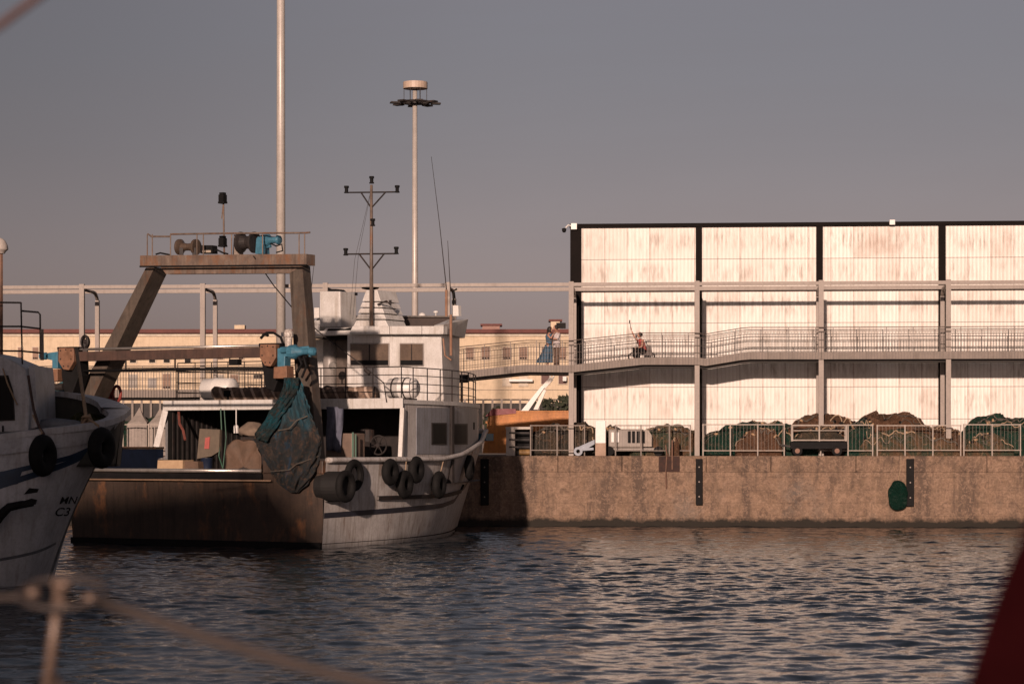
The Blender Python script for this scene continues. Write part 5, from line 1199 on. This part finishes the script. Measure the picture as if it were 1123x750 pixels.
m=MB(); m.torus(p+ax*.55,ax,.40,.12,32,10); m.build('tyre',RUB,df,smooth=True)
# ================================================================ left boat
def LP(x_,y_,d): return pix(x_,y_,d)
BOAT_D=57.5
lbt=thing('fishing_boat',LP(-40,640,BOAT_D),'smaller grey-white fishing boat at the left edge with blue stripes and a wide bow rail','fishing boat')
near=[(-170,492,55.6),(-80,487,55.7),(0,478,55.9),(40,473,56.0),(70,470,56.2),(100,466.5,56.6),(122,461.5,57.1),(135,456,57.6),(141,449.5,58.3)]
far=[(-170,452,60.6),(-80,440,60.5),(0,432,60.4),(40,430.5,60.4),(62,431,60.3),(82,432.5,60.2),(104,436,59.9),(122,440.5,59.4),(134,444.5,58.9),(141,449.5,58.3)]
wln=[(-170,649,55.0),(-80,646,55.2),(-20,644,55.5),(10,642.5,55.9),(28,641,56.3),(38,639.5,56.8),(45,638,57.2),(49,637,57.5),(52,636,57.8)]
def rs(tab,n):
    P=[LP(*t_) for t_ in tab]; L=[0]
    for a_,b_ in zip(P,P[1:]): L.append(L[-1]+(b_-a_).length)
    out=[]
    for i in range(n):
        s_=L[-1]*i/(n-1); out.append(V([float(np.interp(s_,L,[p[k] for p in P])) for k in range(3)]))
    for _ in range(2):
        out=[out[0]]+[(out[i-1]+out[i]*2+out[i+1])/4 for i in range(1,n-1)]+[out[-1]]
    return out
N=48; gn=rs(near,N); gf=rs(far,N); wn_=rs(wln,N); wf2=[V((p.x,59.6-(p.y-57)*.6 if False else (116-p.y),p.z)) for p in wn_]
def lhull(i,v_,side=0,off=0):                      # v 0 waterline .. 1 rail
    a_,b_=(wn_[i],gn[i]) if side==0 else (wf2[i],gf[i])
    p=a_.lerp(b_,v_); bul=math.sin(math.pi*v_)
    fx=min(1,max(0,(i/N-.45)/.5))
    # hollow flare near the bow, fuller amidships
    out=V((0,-1,0)) if side==0 else V((0,1,0))
    p=p+out*(bul*.35*(1-fx)+off)+V((1,0,0))*( -bul*.18*fx)
    return p
for sd in (0,1):
    rows=[[lhull(i,v_,sd) for i in range(N)] for v_ in [-.25]+[k/14 for k in range(15)]]
    m=MB(); m.grid(rows); m.build('hull_side',GREYW,lbt,smooth=True)
def lstripe(name,vt,w_,mat,i0=0,i1=N-1,off=.012):
    L=list(range(i0,i1+1)); r=[]
    for dv_ in (-w_/2,0,w_/2): r.append([lhull(i,ip(vt,i)+dv_,0,off) for i in L])
    m=MB(); m.grid(r); return m.build(name,mat,lbt,smooth=True)
NB=M('dark_blue_stripe',(.012,.035,.075),(.008,.02,.045),4,.5,.2)
lstripe('stripe',[(0,.72),(24,.74),(34,.80),(47,.93)],.035,NB)
lstripe('stripe',[(0,.50),(16,.58),(28,.70),(38,.80),(47,.90)],.045,NB,off=.014)
lstripe('stripe',[(0,.66),(24,.69),(30,.72)],.085,NB,0,27,off=.010)
lstripe('rub_moulding',[(0,.87),(47,.90)],.03,GREYW,off=.06)
lstripe('waterline_paint',[(0,.07),(47,.25)],.02,M('grey_line',(.12,.13,.14)),off=.006)
# cap rail
def cap(g_in,width,inward):
    rows=[[],[],[],[]]
    for i,p in enumerate(g_in):
        q=g_in[min(i+1,N-1)]-g_in[max(i-1,0)]; nrm=V((-q.y,q.x,0)).normalized()*inward
        wv_=width(i)
        rows[0].append(p-nrm*.05-ZZ*.10); rows[1].append(p-nrm*.05+ZZ*.04); rows[2].append(p+nrm*wv_+ZZ*.06); rows[3].append(p+nrm*wv_-ZZ*.08)
    m=MB(); m.grid(rows+[rows[0]]); return m.build('cap_rail',GREYW,lbt,smooth=False)
cap(gn,lambda i:.16+.5*max(0,(i-36)/11)**2,1); cap(gf,lambda i:.28+.40*max(0,(i-30)/17),-1)
for sd,g_ in ((0,gn),(1,gf)):
    o_=.22 if sd==0 else -.22
    rows=[[p+V((-.1 if i>40 else 0,o_,-.05)) for i,p in enumerate(g_)],[V((p.x-.25*(i>38),p.y+o_*1.3,2.75)) for i,p in enumerate(g_)]]
    m=MB(); m.grid(rows); m.build('bulwark_lining',M('dark_green_lining',(.05,.05,.04),(.03,.03,.025)),lbt)
m=MB(); m.grid([[V((p.x-.1,p.y+.1,2.8)) for p in gn],[V((q.x-.1,q.y-.1,2.8)) for q in gf]]); m.build('foredeck',M('weathered_deck',(.12,.10,.085),(.07,.06,.05),3,.8,.3),lbt)
def lheap(c,sx,sy,h_,mat,label,seed):
    rows=[]
    for j in range(15):
        row=[]
        for i in range(33):
            a_=2*math.pi*i/32; ph=math.pi/2*j/14; p=c+V((sx*math.cos(a_)*math.sin(ph)**.6,sy*math.sin(a_)*math.sin(ph)**.6,h_*math.cos(ph)))
            n_=noise.fractal(p*2+V((seed,0,0)),1,2,4); p+=V((n_*.12,n_*.1,n_*.14)); row.append(p)
        row[-1]=row[0]; rows.append(row)
    m=MB(); m.grid(rows); return tag(m.build('deck_net',mat,smooth=True),label,'net','nets on the foredeck of the left boat')
c=LP(98,460,59.2); c.z=2.8; lheap(c,.75,.7,1.25,MOSS,'mossy green net heap inside the bow of the left boat',3)
c=LP(62,460,59.3); c.z=2.8; lheap(c,.55,.6,1.1,NDARK,'dark brown net heap beside the cabin of the left boat',8)
m=MB(); c=LP(66,466,57.4); m.lathe(c-V((.55,0,0)),V((1,.0,.0)),[(0,0),(.04,.12),(.4,.17),(.9,.12),(1.2,.04),(1.22,0)],14); tag(m.build('rolled_tarpaulin',M('grey_blue_tarp',(.16,.18,.21),(.10,.11,.13),3,.6,.3),smooth=True),'rolled grey-blue tarpaulin lying just inside the near bow rail','tarpaulin')
# cabin
def lblock(name,pts,d,dep,mat,par=lbt,bevel=0):
    m=MB(); m.prism([LP(x_,y_,d) for x_,y_ in pts],V((0,dep,0))); return m.build(name,mat,par,bevel=bevel)
lblock('cabin_wall',[(-120,480),(31,473),(32.5,440),(28,404),(15,396),(-10,386),(-120,378)],56.6,2.9,GREYW,bevel=.03)
lblock('cabin_wing',[(32,471),(40.5,469),(39,420),(37,400),(31,402)],56.9,2.4,GREYW,bevel=.02)
lw=lblock('window',[(-40,463),(16.5,461),(14.5,429),(9,411.5),(-40,411)],56.57,.02,DKST)
lblock('pane',[(-40,461),(15,459.5),(13,430),(8,413.5),(-40,413)],56.55,.015,GLASS,lw)
m=MB(); m.path([LP(3,404,56.4),LP(8,420,56.4),LP(15,436,56.45),LP(19,444,56.5)],.02,5); m.build('wiper_line',ROPE,lbt)
m=MB(); m.path([LP(31,412,56.5),LP(34,432,56.4),LP(37,449,56.3),LP(43,468,56.0),LP(48,476,55.8)],.035,6); m.build('boat_hook',M('dark_rust_hook',(.07,.035,.025)),lbt)
m=MB(); m.path([LP(36,455,56.3),LP(40,463,56.2),LP(46,474,55.8),LP(44,484,55.75)],.022,5); m.build('tyre_lashing',ROPE,lbt)
m=MB(); m.obox(LP(3.2,470,56.5),V((.02,0,0)),V((0,.01,0)),V((0,0,.07))); m.build('door_latch',BLK,lbt)
# mast with dome, railings
def lt(name,segs,r_,mat,n=6):
    m=MB()
    for s_ in segs: m.path([LP(*p) for p in s_],r_,n)
    return m.build(name,mat,lbt)
lt('mast_post',[[(1.5,392,57.5),(1.2,277,57.5)]],.045,M('orange_brown_post',(.25,.12,.07),(.1,.06,.045),3,.6,.3))
m=MB(); c=LP(0.5,274.5,57.5); m.lathe(c,ZZ,[(-.08,.1),(-.03,.13),(0,.17),(.02,.185),(.12,.17),(.22,.12),(.28,.05),(.29,0)],20); m.build('radar_dome',M('pale_dome',(.55,.48,.43)),lbt,smooth=True)
lt('cabin_roof_rail',[[(-60,331,57.2),(23,332,57.2),(23.5,333,57.2)],[(23,332,57.2),(24.5,400,57.2)],[(-60,358,57.2),(23,358,57.2),(44,360.5,57.6)],[(24,341,57.3),(42,342.5,57.6),(44,345,57.6),(44.5,392,57.6)],[(-60,384,57.2),(24,385,57.2),(45,387,57.6)]],.022,DKST)
lt('rail_post',[[(45.8,361,57.6),(46.2,395,57.6)]],.05,TAN)
# rope at the bow
br=thing('bow_rope',LP(95,465,57.2),'pale mooring rope running up from a knot on the bow rail','rope')
m=MB(); m.path([LP(95,462,57.0),LP(93.6,452,57.2),LP(89,420,58),LP(83.5,382,60)],.045,7); m.build('rope_line',ROPE,br,smooth=True)
m=MB()
for k in range(6):
    c=LP(95+math.sin(k*2.1)*2.5,458+k*1.2,56.9+.06*k); m.torus(c,V((math.sin(k),.3,math.cos(k*1.7))),.09,.035,14,6)
m.path([LP(97,460,56.8),LP(103,463,56.7),LP(108,467,56.5)],.03,6); m.path([LP(94,463,56.9),LP(88,466,56.7)],.03,6)
m.build('knot',ROPE,br,smooth=True)
tyre(LP(47,499.5,55.35),V((1,-.38,0)),.31,.18,'black tyre hanging under the cabin of the left boat',LP(43,477,55.8),grp='tyre fenders on the left boat')
tyre(LP(111.5,491,56.2),V((1,-.42,0)),.31,.18,'black tyre hanging near the bow of the left boat',LP(108,468,56.5),grp='tyre fenders on the left boat')
# anchor
an=thing('stowed_anchor',LP(10,570,55),'dark anchor stowed against the hull of the left boat','anchor')
m=MB(); m.path([LP(-30,610,54.8),LP(-12,582,54.9),LP(0,565,55),LP(10,556,55),LP(24,553,55.05),LP(37,552,55.1)],[.07,.12,.12,.10,.09,.06],8); m.build('shank',BLK,an,smooth=True)
m=MB(); m.prism([LP(22,556,54.95),LP(38,553,54.95),LP(40,548,54.95),LP(34,546.5,54.95),LP(20,551,54.95)],V((0,.12,0))); m.build('fluke',BLK,an)
m=MB(); m.prism([LP(26,542,55.0),LP(40,540,55.0),LP(42,536,55.0),LP(32,535,55.0)],V((0,.1,0))); m.build('fluke',BLK,an)
# registration characters on the bow
def text(body,c,size,xdir,ydir,name,mat,par,sh=.25):
    cu=bpy.data.curves.new(name,'FONT'); cu.body=body; cu.size=size; cu.extrude=.006; cu.shear=sh; cu.offset=.002
    o=bpy.data.objects.new(name+'_tmp',cu); COL.objects.link(o); bpy.context.view_layer.update()
    me=bpy.data.meshes.new_from_object(o.evaluated_get(bpy.context.evaluated_depsgraph_get())); COL.objects.unlink(o)
    x_=V(xdir).normalized(); y_=V(ydir).normalized(); n_=x_.cross(y_).normalized(); og=worldloc(par)
    for v_ in me.vertices: p=v_.co.copy(); v_.co=V(c)+x_*p.x+y_*p.y+n_*p.z-og
    me.materials.clear(); me.materials.append(mat); q=bpy.data.objects.new(name,me); COL.objects.link(q); q.parent=par; return q
def onhull(x_,y_,off=.02):
    best=None
    for i in range(N):
        for k in range(41):
            p=lhull(i,k/40,0,off); X_,Y_=prj(p); d_=(X_-x_)**2+(Y_-y_)**2
            if best is None or d_<best[0]: best=(d_,p)
    return best[1]
for body,x0_,y0_,sz in (('MN',65,552,.26),('C3',60,564,.30)):
    p0=onhull(x0_,y0_)
    text(body,p0+V((0,-.10,0)),sz,V((1,.42,0)),V((.32,-.30,1)),'registration_mark',BLK,lbt,.1)
# ================================================================ near railing of the boat we stand on
def NP(x_,y_,d): return pix(x_,y_,d)
nr=thing('rail_stanchion',NP(52,1000,4.8),'blurred steel stanchion and lifeline of a near boat at the bottom left','railing')
ST_=M('warm_stainless',(.19,.13,.10),(.13,.09,.07),8,.4,.1,metal=.2)
m=MB(); m.tube(NP(30,1150,4.8),NP(51,760,4.8),.0125,n=12); m.tube(NP(51,760,4.8),NP(66,640,4.8),.0115,n=12); m.lathe(NP(66,642,4.8),ZZ,[(-.01,.012),(0,.017),(.012,.016),(.018,0)],12); m.build('stanchion',ST_,nr,smooth=True)
m=MB(); m.tube(NP(58,740,4.8),NP(90,790,4.6),.011,n=8); m.build('brace',ST_,nr,smooth=True)
m=MB(); m.path([NP(68,650,4.8)+V((.085*math.cos(a_),.06*math.sin(a_),.026*math.sin(a_))) for a_ in [i*math.pi/12 for i in range(24)]],.0055,8,closed=True); m.build('rail_loop',M('worn_wire',(.07,.055,.05),(.04,.03,.028),40,.6,.3),nr,smooth=True)
m=MB(); m.path([NP(-40,656,4.9),NP(10,655,4.85),NP(26,653,4.8)],.006,8); m.path([NP(108,659,4.8),NP(160,676,4.7),NP(230,700,4.55),NP(330,730,4.4),NP(470,765,4.2),NP(700,800,4.0)],.011,8); m.build('lifeline',M('dull_rope',(.085,.062,.055),(.055,.043,.038),40,.8,.4),nr,smooth=True)
m=MB()
for x_,y_ in ((36,650),(99,656),(68,664),(70,640)): m.lathe(NP(x_,y_,4.78),V((1,0,0)),[(-.014,0),(-.01,.011),(.01,.011),(.014,0)],8)
m.build('clamp',ST_,nr,smooth=True)
m=MB(); m.add([V((-3,3.2,1.9)),V((-.2,3.2,1.9)),V((-.55,6.3,1.9)),V((-2.6,6.3,1.9)),V((-3,3.2,2.02)),V((-.2,3.2,2.02)),V((-.55,6.3,2.02)),V((-2.6,6.3,2.02))],[(3,2,1,0),(4,5,6,7),(0,1,5,4),(1,2,6,5),(2,3,7,6),(3,0,4,7)]); m.build('side_deck',GREYW,nr)
# red canvas / prow edge at the lower right
rd=thing('red_bow_edge',NP(1110,900,3.2),'out-of-focus dark red boat bow edge at the lower right corner','boat bow')
DR=M('deep_red_paint',(.018,.0028,.0035),(.012,.002,.0025),6,1,.1,spec=0)
m=MB(); m.prism([NP(1140,545,3.2),NP(1120,585,3.2),NP(1103,625,3.2),NP(1083,680,3.2),NP(1062,745,3.2),NP(1030,860,3.2),NP(980,1100,3.2),NP(1500,1100,3.2),NP(1500,500,3.2)],V((.15,.5,0))); m.build('bow_plate',DR,rd)
# stay line at the top left
sl_=thing('rigging_line',NP(-60,60,4.2),'blurred brown rigging line crossing the top left corner','rope')
m=MB(); m.path([NP(-400,240,4.2),NP(-60,62,4.2),NP(0,28,4.2),NP(42,-3,4.2),NP(300,-190,4.2)],.0075,8); m.build('rope_line',M('red_brown_rope',(.07,.035,.028),(.1,.045,.035),40,.8,.3),sl_,smooth=True)
# ================================================================ unseen shadow caster added behind the viewer, outline fitted to the shade on the stern
sb=thing('shadow_caster',V((-60,-12,0)),'unseen tall block added behind the viewpoint to shade the near boats','building')
S0=V((0,0,0))
def cast(px,py,a_,yb=-8.0):                     # where the sun ray through a stern point meets the plane y=yb
    p=ta(px,py,a_); k=(p.y-yb)/dv.y; return p-dv*k
pts=[cast(x_,y_,-.2) for x_,y_ in ((284,519),(303,530),(322,547),(336,570),(347,604))]
E=pts[-1]
top_l=V((-90,-8,pts[0].z+.25)); poly=[V((-90,-8,0)),V((E.x,-8,0)),E]+pts[::-1][1:]+[top_l]
m=MB(); m.prism(poly,V((0,-25,0))); m.build('wall',M('shadow_caster_wall',(.3,.26,.22)),sb)
